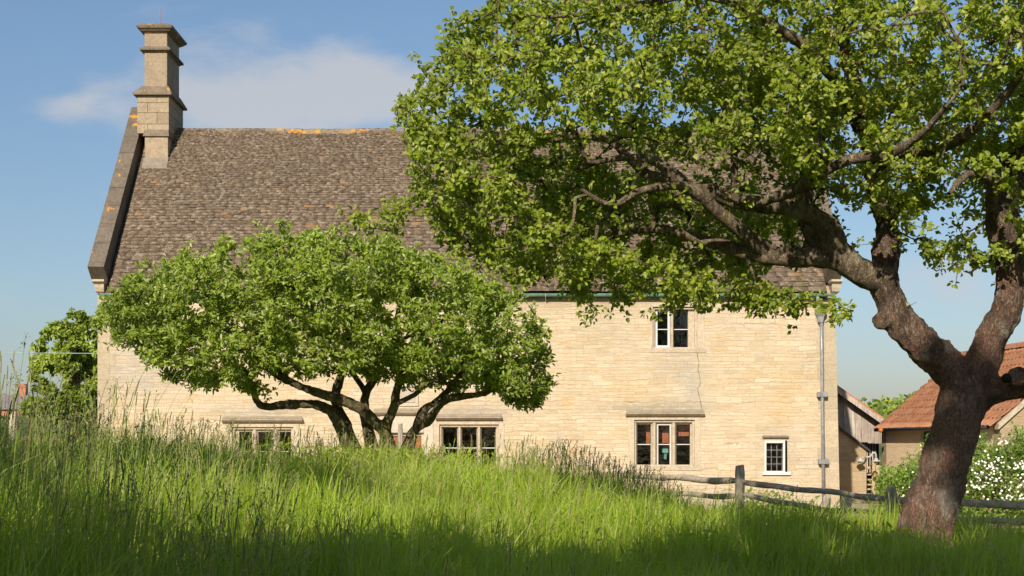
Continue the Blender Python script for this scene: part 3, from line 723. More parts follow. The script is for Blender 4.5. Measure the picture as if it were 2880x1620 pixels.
# ------------------------------------------------------------------ fence and posts
fence = empty('fence', (3.5,22,.4), 'weathered grey split rail fence along the orchard edge', 'fence')
posts = [(-4.0,32,1.0),(-1.0,29.5,1.0),(.4,27.0,1.05),(1.85,24.6,1.2),(3.52,22,1.28),(5.2,19.5,1.03),(8.1,18.4,.86)]
def rough_post(x, y, z0, z1, r=.062, flat=.0):
    n = 10; rings = []; a0 = random.random()
    for t in (0,.15,.35,.55,.75,.93,1.0):
        k = 1.0 if t < .95 else .82
        rings.append([(x+(r*k+random.gauss(0,.003))*1.05*np.sign(math.cos(a))*abs(math.cos(a))**.6, y+(r*k)*np.sign(math.sin(a))*abs(math.sin(a))**.6, z0+(z1-z0)*t+(.01*math.cos(a) if t == 1 else 0)) for a in [2*math.pi*(j+.5)/n for j in range(n)]])
    return MB().loft(rings)
rough_rail = None
def rail(p, q, r0, r1, sag=.03):
    n = 16; pts = []; ph = random.random()*6
    for k in range(n+1):
        t = k/n; e = np.array(p)*(1-t)+np.array(q)*t
        e[2] += -sag*math.sin(math.pi*t)+.016*math.sin(t*7+ph)+.008*math.sin(t*17+ph); e[1] += .012*math.sin(t*5+ph)
        pts.append(e)
    rr = [r0*(1-k/n)+r1*k/n+random.gauss(0,.002) for k in range(n+1)]; rr[0] *= .6; rr[-1] *= .6
    V, Q, nn = tube(np.array(pts), np.array(rr), 8, .06)
    c = np.repeat(np.array(pts), 8, axis=0); V = c+(V-c)*np.array([1,.55,1.15])
    return V, Q
tops = {0:(1.0),1:.95}
topz = [.85,.85,.93,1.09,1.05,.86,.77]; lowz = [.5,.5,.6,.80,.81,.645,.55]
for i, (x, y, z) in enumerate(posts):
    if i == 3: z = 1.14
    rough_post(x, y, float(gz(x,y))-.4, z, .066).build('post', 'post_wood', fence)
for i in range(len(posts)-1):
    for zs, r in ((topz,.042),(lowz,.034)):
        p = (posts[i][0], posts[i][1], zs[i]); q = (posts[i+1][0], posts[i+1][1], zs[i+1])
        V, Q = rail(p, q, r*random.uniform(.85,1.1), r*random.uniform(.85,1.2))
        npmesh('rail', V, Q, 'fence_wood', fence, True)
tg = empty('timber_gate', (5.9,24.5,0), 'short timber post with a pale crossbeam behind the fence', 'gate')
Yt = 24.5
rough_post(X(2380,Yt), Yt, -.1, Z(1398,Yt), .075).build('post', 'post_wood', tg)
rough_post(X(2560,Yt), Yt, -.1, Z(1398,Yt), .075).build('post', 'post_wood', tg)
MB().box(X(2388,Yt), X(2555,Yt), Yt-.04, Yt+.05, Z(1416,Yt), Z(1403,Yt)).build('crossbeam', 'pale_timber', tg, bevel=.006)
MB().poly([P(2385,1416,Yt),P(2398,1416,Yt),P(2386,1436,Yt),P(2385,1436,Yt),P(2385,1416,Yt+.06),P(2398,1416,Yt+.06),P(2386,1436,Yt+.06),P(2385,1436,Yt+.06)], [(0,1,2,3),(7,6,5,4),(0,4,5,1),(1,5,6,2),(3,2,6,7),(0,3,7,4)]).build('brace', 'pale_timber', tg)
o = rough_post(X(2325,26), 26, -.1, Z(1392,26), .07).build('wooden_post', 'post_wood'); tag(o, 'squat wooden post just left of the pale crossbeam, behind the lower rail', 'post')
o = rough_post(X(1126,27), 27, -.1, Z(1192,27), .045).build('wooden_post', 'post_wood'); tag(o, 'grey wooden post standing in front of the orange door', 'post')
o = rough_post(X(38,42), 42, 0, Z(1158,42), .12).build('gate_pier', 'pale_stone'); tag(o, 'pale gate pier among the tall grass at the far left', 'pier')
mb = MB()
for k in range(40):
    x0, x1 = -22+k*.32, -22+(k+1)*.32-.01; h = 2.02-.012*k+random.uniform(-.04,.04); y = 47-.05*k
    mb.box(x0, x1, y, y+.35, 0, h-.12)
    mb.box(x0, x1, y-.04, y+.4, h-.118, h)
o = mb.build('garden_wall', 'barn_stone'); tag(o, 'low pale stone garden wall left of the farmhouse, seen through the grass', 'wall')
mb = MB().tube([(-80,60,6.5),(-40,50,4.9),(XL,40,Z(995,40))], .011, 5); o = mb.build('overhead_cable', 'cable'); tag(o, 'thin pale cable running to the farmhouse corner', 'cable')

# ------------------------------------------------------------------ plants
def unit(a): return a/(np.linalg.norm(a, axis=-1, keepdims=True)+1e-9)
def leaf_mesh(name, Pp, D, Nn, L, W, mat, parent=None, cup=.25, droop=.2):
    n = len(Pp); D = unit(D); S = unit(np.cross(D, Nn)); Nn = np.cross(S, D)
    L = L[:,None]; W = W[:,None]
    b = Pp; t = Pp+D*L-Nn*L*droop
    l1 = Pp+D*L*.35-S*W*.5+Nn*W*cup; r1 = Pp+D*L*.35+S*W*.5+Nn*W*cup
    l2 = Pp+D*L*.72-S*W*.40+Nn*(W*cup*.7-L*droop*.4); r2 = Pp+D*L*.72+S*W*.40+Nn*(W*cup*.7-L*droop*.4)
    V = np.stack([b,l1,l2,t,r2,r1], 1).reshape(-1,3)
    k = np.arange(n)[:,None]*6
    Q = np.concatenate([k+np.array([[0,3,2,1]]), k+np.array([[0,5,4,3]])], 1).reshape(-1,4)
    return npmesh(name, V, Q, mat, parent)
def catmull(pts, rad, step):
    pts = np.array(pts, float); rad = np.array(rad, float)
    p = np.vstack([2*pts[0]-pts[1], pts, 2*pts[-1]-pts[-2]]); out = []; ro = []
    for i in range(1, len(p)-2):
        n = max(2, int(np.linalg.norm(p[i+1]-p[i])/step))
        for k in range(n):
            t = k/n; a, b, c, d = p[i-1], p[i], p[i+1], p[i+2]
            out.append(.5*((2*b)+(-a+c)*t+(2*a-5*b+4*c-d)*t*t+(-a+3*b-3*c+d)*t**3)); ro.append(rad[i-1]*(1-t)+rad[i]*t)
    out.append(pts[-1]); ro.append(rad[-1]); return np.array(out), np.array(ro)
class Tree:
    def __init__(s, cap=90000):
        s.P = np.zeros((cap,3)); s.D = np.zeros((cap,3)); s.par = np.full(cap,-1); s.r = np.zeros(cap); s.n = 0; s.paths = []; s.limbs = []
    def add(s, pts, rad, par):
        idx = []
        for k, p in enumerate(pts):
            i = s.n; s.n += 1; s.P[i] = p; s.par[i] = par if k == 0 else i-1; s.r[i] = rad[k]
            q = s.P[s.par[i]] if s.par[i] >= 0 else p-np.array([0,0,.1])
            s.D[i] = unit(p-q+1e-9); idx.append(i)
        return idx
    def limb(s, pts, rad, root=False, wig=.012):
        p, r = catmull(pts, rad, .07)
        w = np.cumsum(R.normal(0, wig, p.shape), axis=0); w -= np.linspace(0,1,len(p))[:,None]*w[-1]; p = p+w*.5
        par = -1
        if not root and s.n: par = int(np.argmin(np.linalg.norm(s.P[:s.n]-p[0], axis=1)))
        s.limbs.append(s.add(p, r, par)); return s
    def grow(s, T, step=.11, wig=.16, rt=.0035, ex=.45, lead=.35, up=.12):
        d0 = np.array([np.min(np.linalg.norm(s.P[:s.n]-t, axis=1)) for t in T]); T = T[np.argsort(d0)]
        m0 = s.n
        for t in T:
            d = np.linalg.norm(s.P[:s.n]-t, axis=1)
            i = int(np.argmin(d+.6*(s.r[:s.n] > .16))); L = d[i]
            if L < .05: continue
            k = max(2, int(L/step)); u = (np.arange(1, k+1)/k)[:,None]
            p0 = s.P[i]; side = R.normal(size=3); c = p0+s.D[i]*L*lead+side*L*wig+np.array([0,0,up*L])
            pts = (1-u)**2*p0+2*u*(1-u)*c+u*u*t
            pts[:-1] += R.normal(0, .012, (k-1,3))
            s.paths.append([i]+s.add(pts, np.zeros(k), i))
        cnt = np.zeros(s.n)
        for pth in s.paths: cnt[pth[-1]] += 1
        for i in range(s.n-1, -1, -1):
            if s.par[i] >= 0: cnt[s.par[i]] += cnt[i]
        for i in range(m0, s.n): s.r[i] = rt*max(cnt[i],1)**ex
        # attach ends: limit thickness to parent's
        for i in range(m0, s.n):
            pa = s.par[i]; s.r[i] = min(s.r[i], s.r[pa]*.9 if pa < m0 else s.r[pa])
    def twig_mesh(s, mat, parent, name='twigs'):
        Vs = []; Qs = []; o = 0
        for pth in s.paths:
            r = s.r[pth].copy(); r[0] = r[1]; r[-1] *= .5
            n = 7 if r[1] > .02 else (5 if r[1] > .008 else 4)
            V, Q, _ = tube(s.P[pth], r, n); Vs.append(V); Qs.append(Q+o); o += len(V)
        return npmesh(name, np.vstack(Vs), np.vstack(Qs), mat, parent, True)
    def rosettes(s, per=6, leaves=6, tail=.75, spread=.03):
        Pp = []; Dd = []
        for pth in s.paths:
            pts = s.P[pth]; m = len(pts)
            for k in range(per):
                u = 1-R.random()**1.3*tail; f = u*(m-1); i = min(int(f), m-2); q = pts[i]*(1-(f-i))+pts[i+1]*(f-i)
                tw = unit(pts[i+1]-pts[i]); q = q+R.normal(0, spread, 3)
                d = unit(R.normal(size=(leaves,3))+tw*.7+np.array([0,0,.25]))
                Pp.append(q+d*.012); Dd.append(d)
        return np.vstack(Pp), np.vstack(Dd)
def leaves(name, Pp, D, mat, parent, L=(.055,.09), asp=.55, upn=.9, toward=(0,0,0), **kw):
    n = len(Pp); N = unit(R.normal(size=(n,3))*.75+np.array([0,0,upn])+np.array(toward))
    l = R.uniform(L[0], L[1], n)
    return leaf_mesh(name, Pp, D, N, l, l*asp*R.uniform(.8,1.15,n), mat, parent, **kw)
def remesh_trunk(name, chains, tree, mat, parent, voxel=.022, amp=.018, extra=(), cap=False):
    Vs = []; Fs = []; o = 0
    for pts, rad in chains:
        V, Q, n = tube(pts, rad, 16); f = [tuple(q) for q in (Q+o).tolist()]
        f.append(tuple(o+j for j in range(n-1,-1,-1))); f.append(tuple(o+len(V)-n+j for j in range(n)))
        Vs.append(V); Fs += f; o += len(V)
    me = bpy.data.meshes.new('tmp'); me.from_pydata(np.vstack(Vs).tolist(), [], Fs)
    ob = bpy.data.objects.new('tmp', me); COL.objects.link(ob)
    md = ob.modifiers.new('r', 'REMESH'); md.mode = 'VOXEL'; md.voxel_size = voxel
    sm = ob.modifiers.new('s', 'SMOOTH'); sm.factor = .5; sm.iterations = 3
    dg = bpy.context.evaluated_depsgraph_get(); m2 = bpy.data.meshes.new_from_object(ob.evaluated_get(dg))
    bpy.data.objects.remove(ob); m2.name = name
    no = [v.normal.copy() for v in m2.vertices]
    for v, nn in zip(m2.vertices, no):
        c = v.co; a = mnoise.noise(c*3.3)*amp*1.9+abs(mnoise.noise(Vector((c.x*22,c.y*22,c.z*6))))*amp*1.1+mnoise.noise(Vector((c.x*16,c.y*16,c.z*7)))*amp+mnoise.noise(c*38)*amp*.4
        v.co = c+nn*a
    return link(name, m2, mat, parent, True)
def poly_targets(poly, n, Yc, Rmax, Yref, clump=.0, kdist=1.4, seed=0, cscale=1.1):
    poly = np.array(poly, float); lo = poly.min(0); hi = poly.max(0); out = []; sc_ = Yref/F
    a = poly; b = np.roll(poly, -1, 0)
    while len(out) < n:
        q = lo+R.random(2)*(hi-lo)
        cr = ((a[:,1] > q[1]) != (b[:,1] > q[1])) & (q[0] < (b[:,0]-a[:,0])*(q[1]-a[:,1])/(b[:,1]-a[:,1]+1e-9)+a[:,0])
        if cr.sum() % 2 == 0: continue
        ab = b-a; t = np.clip(((q-a)*ab).sum(1)/(ab*ab).sum(1), 0, 1); d = np.min(np.linalg.norm(a+ab*t[:,None]-q, axis=1))*sc_
        rr = min(Rmax, math.sqrt(max(d,.01)*Rmax)*kdist*.8)
        x, _, z = P(q[0], q[1], Yref); y = Yc+R.uniform(-1,1)*rr
        if clump and mnoise.noise(Vector((x*cscale+seed, y*cscale, z*cscale*1.2))) < -clump: continue
        out.append((x, y, z))
    return np.array(out)
def LP(l, Y, dY=None):
    out = []
    for i, (a, b) in enumerate(l):
        y = Y+(dY[i] if dY else 0); x, _, z = P(a, b, Y); out.append((x, y, z))
    return out
K = 2880/2576
S = lambda l: [(a*K, b*K) for a, b in l]

# --- big apple tree
YB = 13.; pm = YB/F
tx, ty = X(2600,YB), YB
big = empty('apple_tree', (tx,ty,float(gz(tx,ty))), 'large old apple tree with leaning forked trunk, its crown filling the upper right', 'tree')
t = Tree()
rp = lambda l: [v*pm for v in l]
trunk = (LP([(2582,1680),(2590,1560),(2604,1480),(2638,1362),(2672,1260),(2698,1170),(2712,1110)], YB), rp([96,86,76,72,70,68,72]))
left = (LP([(2712,1140),(2700,1075),(2650,1018),(2590,975),(2540,925),(2508,870),(2492,800),(2494,740),(2500,680),(2504,626),(2490,550),(2476,481),(2470,400),(2450,290),(2420,150),(2400,0),(2380,-150)], YB, [0,0,0,-.05,-.05,0,0,.05,.1,.15,.2,.2,.25,.3,.4,.5,.6]), rp([66,62,56,54,52,50,48,42,36,34,32,30,27,23,18,14,8]))
right = (LP([(2712,1130),(2742,1060),(2780,970),(2820,880),(2828,783),(2820,693),(2806,604),(2832,492),(2862,369),(2880,200),(2860,0),(2900,-200),(2920,-380)], YB, [0,0,0,-.05,-.1,-.1,-.1,-.1,-.1,-.2,-.3,-.3,-.3]), rp([64,58,52,50,48,46,48,42,38,32,25,16,8]))
stub = (LP([(2712,1165),(2770,1112),(2840,1085),(2910,1062),(2990,1010),(3060,920),(3090,780),(3120,600),(3140,400),(3100,200)], YB, [0,-.05,-.1,-.15,-.2,-.3,-.4,-.5,-.6,-.7]), rp([52,46,44,42,38,34,28,22,16,8]))
L1 = (LP(S([(2232,700),(2180,690),(2130,662),(2095,625),(2075,575),(2030,548),(1985,532),(1960,530),(1900,525),(1835,515),(1790,500),(1730,490),(1690,462),(1650,425),(1600,405),(1520,402),(1450,415)]), YB, [0,-.05,-.1,-.15,-.2,-.2,-.25,-.25,-.3,-.3,-.3,-.3,-.3,-.25,-.2,0,.2]), rp([42,40,38,36,32,27,25,24,24,23,22,22,20,14,11,8,5]))
L2 = (LP(S([(2140,665),(2080,650),(2000,645),(1930,640),(1870,628),(1800,605),(1730,580),(1660,565),(1560,575),(1480,595),(1390,600)]), YB, [-.1,-.1,-.05,0,.1,.2,.3,.4,.5,.6,.7]), rp([36,30,27,26,22,16,14,12,10,7,5]))
L3 = (LP(S([(1925,638),(1880,605),(1830,570),(1780,535),(1730,510),(1680,500),(1600,520),(1530,555),(1450,520)]), YB, [0,-.1,-.2,-.35,-.5,-.6,-.7,-.8,-.9]), rp([22,21,20,18,15,12,10,8,5]))
L4 = (LP(S([(1840,515),(1880,528),(1930,522),(1980,500),(2030,476),(2080,465),(2130,470),(2180,440),(2210,400)]), YB, [-.3,-.45,-.6,-.8,-1.,-1.2,-1.4,-1.7,-2.]), rp([15,15,15,15,14,13,12,9,6]))
L5 = (LP(S([(1835,505),(1832,440),(1825,370),(1812,290),(1795,220),(1770,140),(1760,60),(1750,-60)]), YB, [-.3,-.35,-.4,-.45,-.4,-.3,-.2,-.1]), rp([11,10,10,9,8,7,6,4]))
L6 = (LP(S([(2080,640),(2055,600),(2045,530),(2050,440),(2042,340),(2030,250),(2010,130),(1990,0),(1980,-150)]), YB, [0,.15,.25,.3,.4,.5,.6,.7,.8]), rp([22,21,20,19,18,15,12,9,5]))
L7 = (LP(S([(2215,430),(2260,390),(2320,400),(2380,380),(2430,300),(2470,200)]), YB, [.2,0,-.4,-.8,-1.2,-1.5]), rp([20,18,16,14,11,7]))
L8 = (LP(S([(2510,560),(2470,530),(2420,500),(2360,490),(2300,520),(2260,560)]), YB, [0,-.3,-.7,-1.,-1.3,-1.5]), rp([18,17,16,12,9,5]))
L9 = (LP(S([(2190,300),(2120,220),(2040,160),(1940,120),(1830,90),(1720,80),(1600,100),(1480,130),(1360,150)]), YB, [.4,.1,-.2,-.5,-.8,-1.,-1.1,-1.2,-1.3]), rp([20,18,16,14,12,10,8,6,4]))
L10 = (LP(S([(1690,465),(1640,440),(1580,380),(1540,320),(1480,290),(1380,280),(1260,290),(1140,300)]), YB, [-.3,-.1,.2,.5,.8,1.,1.2,1.3]), rp([15,14,12,11,9,7,5,4]))
L11 = (LP(S([(2240,720),(2260,640),(2330,500),(2420,430),(2480,330),(2500,220)]), YB, [.0,.5,1.1,1.6,2.,2.3]), rp([20,18,16,13,10,6]))
def thin(c, k): return (c[0], [v*k for v in c[1]])
trunk, left, right, stub = thin(trunk,.94), thin(left,.86), thin(right,.86), thin(stub,.86)
t.limb(*trunk, root=True, wig=.004)
for l in (left, right, stub): t.limb(*l, wig=.006)
for l in (L1,L2,L3,L4,L5,L6,L7,L8,L9,L10,L11): t.limb(*l, wig=.011)
knot = [catmull(LP([(2500,890),(2480,898),(2462,903)], YB, [0,-.05,-.1]), rp([30,27,24]), .04), catmull(LP([(2838,1080),(2835,1072),(2830,1062)], YB, [-.1,-.22,-.30]), rp([30,28,25]), .03),
        catmull(LP([(2440,770),(2400,800),(2500,830)], YB, [0,.02,.02]), rp([10,12,20]), .05)]
ch_ = [(t.P[l], t.r[l]) for l in t.limbs[:4]]
def wcaps(mat):
    return remesh_trunk('trunk', [(c[0], c[1]) for c in ch_]+knot[:2], t, mat, big)
wcaps('big_bark')
MB().tube([P(2831,1063,YB-.27),P(2830,1061,YB-.345)], [.045,.035], 10).build('cut_knot', 'dark_void', big, True)
for l in t.limbs[4:]:
    pts = t.P[l]; V, Q, n = tube(pts, t.r[l], 12, .05); npmesh('limb', V, Q, 'limb_bark', big, True)
crown = [(1385,-60),(1370,50),(1265,95),(1240,150),(1175,200),(1160,270),(1112,325),(1165,390),(1150,470),(1170,540),(1080,580),(1010,590),(1060,650),(1180,640),(1270,700),(1330,760),(1420,790),(1500,850),(1560,830),(1640,860),(1690,900),(1760,870),(1840,900),(1900,850),(2000,860),(2130,890),(2190,850),(2260,880),(2330,890),(2360,840),
         (2330,760),(2420,700),(2560,720),(2620,700),(2660,780),(2720,760),(2790,790),(2860,760),(2960,800),(3200,760),(3400,560),(3520,200),(3450,-200),(3200,-500),(2800,-680),(2300,-640),(1850,-450),(1550,-250)]
T1 = poly_targets(crown, 2500, YB, 2.7, YB, .10, seed=3)
infr = [(1240,150),(1175,200),(1112,325),(1165,390),(1150,520),(1270,680),(1420,770),(1560,800),(1690,840),(1840,850),(2130,860),(2300,860),(2330,740),(2400,600),(2300,200),(2000,0),(1400,0)]
T2 = poly_targets(infr, 900, YB, 2.3, YB, .08, seed=9, cscale=1.5)
twigs_ = [(975,600,.0),(1010,612,.1),(1050,640,0),(1110,320,0),(1140,255,.2),(1265,90,0),(1650,915,-.3),(1700,925,-.3),(1670,880,-.3),(1860,890,-.4),(1830,900,0),(2120,925,-.3),(2150,900,-.3),(2260,890,.3),(2330,905,-.4),(2350,880,-.4),(2300,910,-.4),(2530,860,-.2),(2560,855,-.2),(2640,820,-.5),(2660,760,-.5),(2620,720,-.5),(2780,790,-.5),(2750,730,-.5),(2750,915,-.3)]
T3 = np.array([(X(a,YB), YB+c, Z(b,YB)) for a, b, c in twigs_])
def openings(T, pr=.95):   # the limbs stand clear of leaves on the viewer's side
    px = CX+T[:,0]*F/T[:,1]; py = HZ-(T[:,2]-EYE)*F/T[:,1]; dx_, dy_ = px-2030, py-610
    a_ = math.radians(14); u_ = dx_*math.cos(a_)+dy_*math.sin(a_); v_ = -dx_*math.sin(a_)+dy_*math.cos(a_)
    e = (u_/590)**2+(v_/165)**2; front = T[:,1] < YB+.35
    low = (py > 770) & (np.array([mnoise.noise(Vector((a*2.6,b*1.2,c*1.2))) for a, b, c in T]) < -.06) if pr > .9 else np.zeros(len(T), bool)
    return ~(((e < 1) & front & (R.random(len(T)) < pr)) | low)
T5 = poly_targets([(1500,350),(2000,380),(2400,450),(2480,700),(2300,820),(1700,780),(1450,650)], 420, YB+2.0, 1.0, YB, .15, seed=40)
T4 = poly_targets([(2000,-150),(2880,-250),(3150,0),(3150,560),(2880,560),(2600,500),(2350,400),(2050,330)], 650, YB, 2.4, YB, .12, seed=30)
TT = np.vstack([T1,T2,T4,T5,T3])
t.grow(TT[openings(TT)], rt=.0045, ex=.44, wig=.22)
tw = t.twig_mesh('twig_bark', big); tag(tw, kind='stuff')
Pp, D = t.rosettes(8, 5, .74, .045); kp = openings(Pp, .8); Pp, D = Pp[kp], D[kp]
leaves('crown', Pp, D, 'big_leaf', big, L=(.034,.066), asp=.62, toward=(-.35,-1.1,.2))

# --- small apple tree
YS = 20.; ps = YS/F
sx = X(1060,YS)
small = empty('apple_tree', (sx,YS,float(gz(sx,YS))), 'smaller round headed apple tree with several low stems in front of the farmhouse door', 'tree')
t2 = Tree()
rq = lambda l: [v*ps for v in l]
base = (1066,1400)
stems = [
 ([base,(1020,1330),(984,1260),(957,1200),(929,1157),(879,1140),(797,1143),(750,1149),(725,1132),(717,1100),(700,1060),(640,1000),(560,960)], [30,24,19,17,15,14,12,12,11,10,8,6,4], -.2),
 ([base,(1030,1330),(990,1240),(962,1171),(948,1121),(954,1082),(968,1040),(985,960),(980,860),(960,780)], [30,24,18,15,13,13,12,9,7,4], .3),
 ([base,(1045,1300),(1028,1200),(1017,1143),(1023,1102),(1045,1060),(1080,980),(1110,880),(1120,780)], [30,22,15,14,13,12,10,7,4], .5),
 ([base,(1100,1290),(1086,1218),(1059,1185),(1026,1154),(998,1138),(948,1118),(893,1100),(838,1077),(797,1052),(740,1000),(650,930),(520,880)], [30,22,17,15,15,15,14,13,12,11,8,6,4], -.6),
 ([base,(1090,1290),(1088,1215),(1100,1176),(1114,1143),(1120,1105),(1126,1075),(1150,1000),(1180,900),(1170,800)], [30,22,15,14,13,12,11,8,6,4], -.3),
 ([base,(1130,1290),(1164,1220),(1180,1185),(1197,1149),(1224,1132),(1252,1105),(1280,1082),(1310,1020),(1340,940),(1330,860)], [30,20,13,11,11,10,10,9,7,5,4], 0),
 ([base,(1140,1290),(1169,1210),(1211,1185),(1233,1151),(1258,1127),(1321,1113),(1362,1107),(1420,1080),(1480,1040)], [30,20,13,12,11,11,9,8,6,4], -.4)]
for i, (l, r, dy) in enumerate(stems):
    n = len(l); t2.limb(LP(l, YS, [dy*1.1*(k/(n-1)) for k in range(n)]), rq(r), root=(i == 0), wig=.008)
subs = [([(1122,1135),(1169,1110),(1211,1074),(1241,1069),(1268,1084),(1300,1060)], [8,7,7,6,6,4], -.3),
 ([(1026,1110),(1010,1080),(993,1060),(960,1000),(900,940)], [9,8,8,6,4], .6),
 ([(797,1052),(760,960),(700,870),(640,800)], [8,7,5,4], -.4), ([(968,1040),(900,950),(850,850),(800,760)], [8,7,5,4], -.6),
 ([(1045,1060),(1100,960),(1230,880),(1300,820)], [8,7,5,4], 1.3), ([(1280,1082),(1360,1000),(1430,940),(1480,900)], [8,6,5,4], .6)]
for l, r, dy in subs:
    n = len(l); q0 = P(l[0][0], l[0][1], YS); j = int(np.argmin((t2.P[:t2.n,0]-q0[0])**2+(t2.P[:t2.n,2]-q0[2])**2)); y0 = t2.P[j,1]
    pts = [(X(a,YS), y0+dy*k/(n-1), Z(b,YS)) for k, (a, b) in enumerate(l)]
    t2.limb(pts, rq(r), wig=.01)
remesh_trunk('trunk', [(t2.P[l], np.maximum(t2.r[l], .02)) for l in t2.limbs[:7]], t2, 'small_bark', small, voxel=.022, amp=.010)
for l in t2.limbs[7:]:
    V, Q, n = tube(t2.P[l], t2.r[l], 10, .05); npmesh('limb', V, Q, 'small_bark', small, True)
cr2 = [(295,965),(305,880),(350,830),(400,790),(470,760),(560,730),(680,682),(860,668),(1000,685),(1180,705),(1290,770),(1400,810),(1490,860),(1530,940),(1560,1050),(1530,1120),(1490,1150),(1420,1130),(1370,1095),(1310,1130),(1240,1075),(1150,1090),(1100,1070),(990,1055),(870,1050),(800,1075),(770,1110),(700,1120),(650,1095),(560,1085),(470,1065),(440,1020),(390,975)]
shoots = []
for k in range(40):
    px = R.uniform(330,1520); tp = float(np.interp(px, [300,400,560,680,860,1000,1180,1290,1400,1490,1560], [885,795,735,685,668,682,703,765,808,855,1040]))
    shoots.append((X(px,YS), YS+R.uniform(-1.2,.8), Z(tp-R.uniform(2,26),YS)))
T = np.vstack([np.array(shoots), poly_targets(cr2, 1650, YS-.1, 2.8, YS, .12, 1.5, seed=20, cscale=1.6), poly_targets([(360,960),(450,820),(690,720),(1180,725),(1370,830),(1500,1040),(1480,1110),(1240,1040),(990,1050),(800,1070),(700,1110),(560,1070),(430,1000)], 360, YS-1.6, .8, YS, .0, seed=25, cscale=1.7)])
t2.grow(T, step=.12, up=.1)
tw = t2.twig_mesh('twig_bark', small); tag(tw, kind='stuff')
Pp, D = t2.rosettes(7, 5, .75, .045); D[:,2] = D[:,2]+.15
leaves('crown', Pp, D, 'small_leaf', small, L=(.045,.09), asp=.44, toward=(-.35,-1.1,.2), droop=.3)

# --- trees standing behind the viewer (they shade the near grass)
def ball_tree(name, x, y, h, r, zc_, label, group=None, nt_=260, per=8, lv=7, L=(.12,.2), leafmat='big_leaf', barkm='big_bark', trunk_r=.2, rz=None, clump=.1, cat='tree', seed=0):
    g = float(gz(x,y)); e = empty(name, (x,y,g), label, cat, group)
    t = Tree(40000); rz = rz or (h-zc_)
    t.limb([(x,y,g-.3),(x+.05,y,g+zc_*.5),(x-.05,y+.05,g+zc_),(x,y,g+h*.85)], [trunk_r*1.2,trunk_r,trunk_r*.7,trunk_r*.2], root=True)
    T = []
    while len(T) < nt_:
        d = unit(R.normal(size=3))*R.random()**.4
        q = np.array([x+d[0]*r, y+d[1]*r, g+zc_+d[2]*rz])
        if mnoise.noise(Vector(q*(2.2/r))+Vector((seed,0,0))) < -clump: continue
        T.append(q)
    t.grow(np.array(T), step=r*.07, rt=trunk_r*.04)
    V, Q, n = tube(t.P[t.limbs[0]], t.r[t.limbs[0]], 12, .04); npmesh('trunk', V, Q, barkm, e, True)
    tw = t.twig_mesh(barkm, e); tag(tw, kind='stuff')
    Pp, D = t.rosettes(per, lv, .6, r*.035)
    leaves('crown', Pp, D, leafmat, e, L=L, toward=(-.3,-.9,.2))
    return e
ball_tree('shade_tree', -.2, -2.6, 11.3, 3.0, 7.6, 'tall leafy tree behind the camera position, not in view', nt_=420, per=8, rz=3.6, L=(.16,.26), clump=.05, seed=1)
ball_tree('apple_tree', -3.2, -2.7, 8.4, 3.0, 5.4, 'orchard apple tree behind the camera position, not in view', nt_=460, rz=3.0, L=(.16,.26), seed=2)
ball_tree('apple_tree', 3.0, -2.9, 9.0, 2.9, 5.8, 'orchard apple tree behind the camera to the right, not in view', nt_=380, rz=3.2, L=(.16,.26), seed=4)
ball_tree('shade_tree', -10.3, -2.6, 13.2, 4.4, 8.0, 'leafy tree behind the camera to the left, not in view', nt_=700, rz=5.1, L=(.16,.26), seed=3)
# --- background trees
def far_tree(px, py_top, py_base, w_px, Y, label, seed, leafmat='far_leaf', nt_=260, per=7, L=(.28,.5), group=None):
    x = X(px,Y); top = Z(py_top,Y); g = float(gz(x,Y)); h = top-g; r = w_px*Y/F/2
    return ball_tree('tree', x, Y, h, r, h*.55, label, group, nt_, per, 7, L, leafmat, 'small_bark', .3, rz=h*.5, clump=.08, seed=seed)
far_tree(215, 888, 1180, 250, 75, 'tall broad tree beyond the left corner of the farmhouse', 5, nt_=330, per=13, L=(.15,.28))
far_tree(98, 1128, 1180, 62, 95, 'small round tree at the foot of the tall one, far left', 6, nt_=110, L=(.22,.4))
far_tree(205, 1125, 1175, 90, 90, 'dark bush under the tall tree at the far left', 8, 'dark_leaf', nt_=120, L=(.22,.4))
# far woods as one mass
def wood():
    n = 26000; x = R.uniform(48,150,n); y = R.uniform(215,275,n); u = R.random(n)
    hill = 3.3+1.3*np.sin(x*.11)+1.3*np.sin(x*.31+1)+.9*np.sin(x*.83+y*.2)+.03*(x-60)+.7*np.sin(y*.5+x*.4)
    z = gz(x,y)-1+(hill+1-0)*u**.45
    Pp = np.stack([x,y,z],-1); return leaves('far_woodland', Pp, unit(R.normal(size=(n,3))), 'far_leaf', None, L=(.7,1.3), asp=.8)
w = wood(); tag(w, 'wooded hillside far off between the two barns', 'woodland', kind='stuff')
def wood2():
    n = 9000; x = R.uniform(-110,48,n); y = R.uniform(250,275,n); u = R.random(n)
    z = gz(x,y)-1+(2.6+.9*np.sin(x*.21)+.6*np.sin(x*.7))*u**.5
    Pp = np.stack([x,y,z],-1); return leaves('far_hedgerow', Pp, unit(R.normal(size=(n,3))), 'far_leaf', None, L=(.7,1.3), asp=.8)
w = wood2(); tag(w, 'distant hedgerow along the field edge', 'hedgerow', kind='stuff')
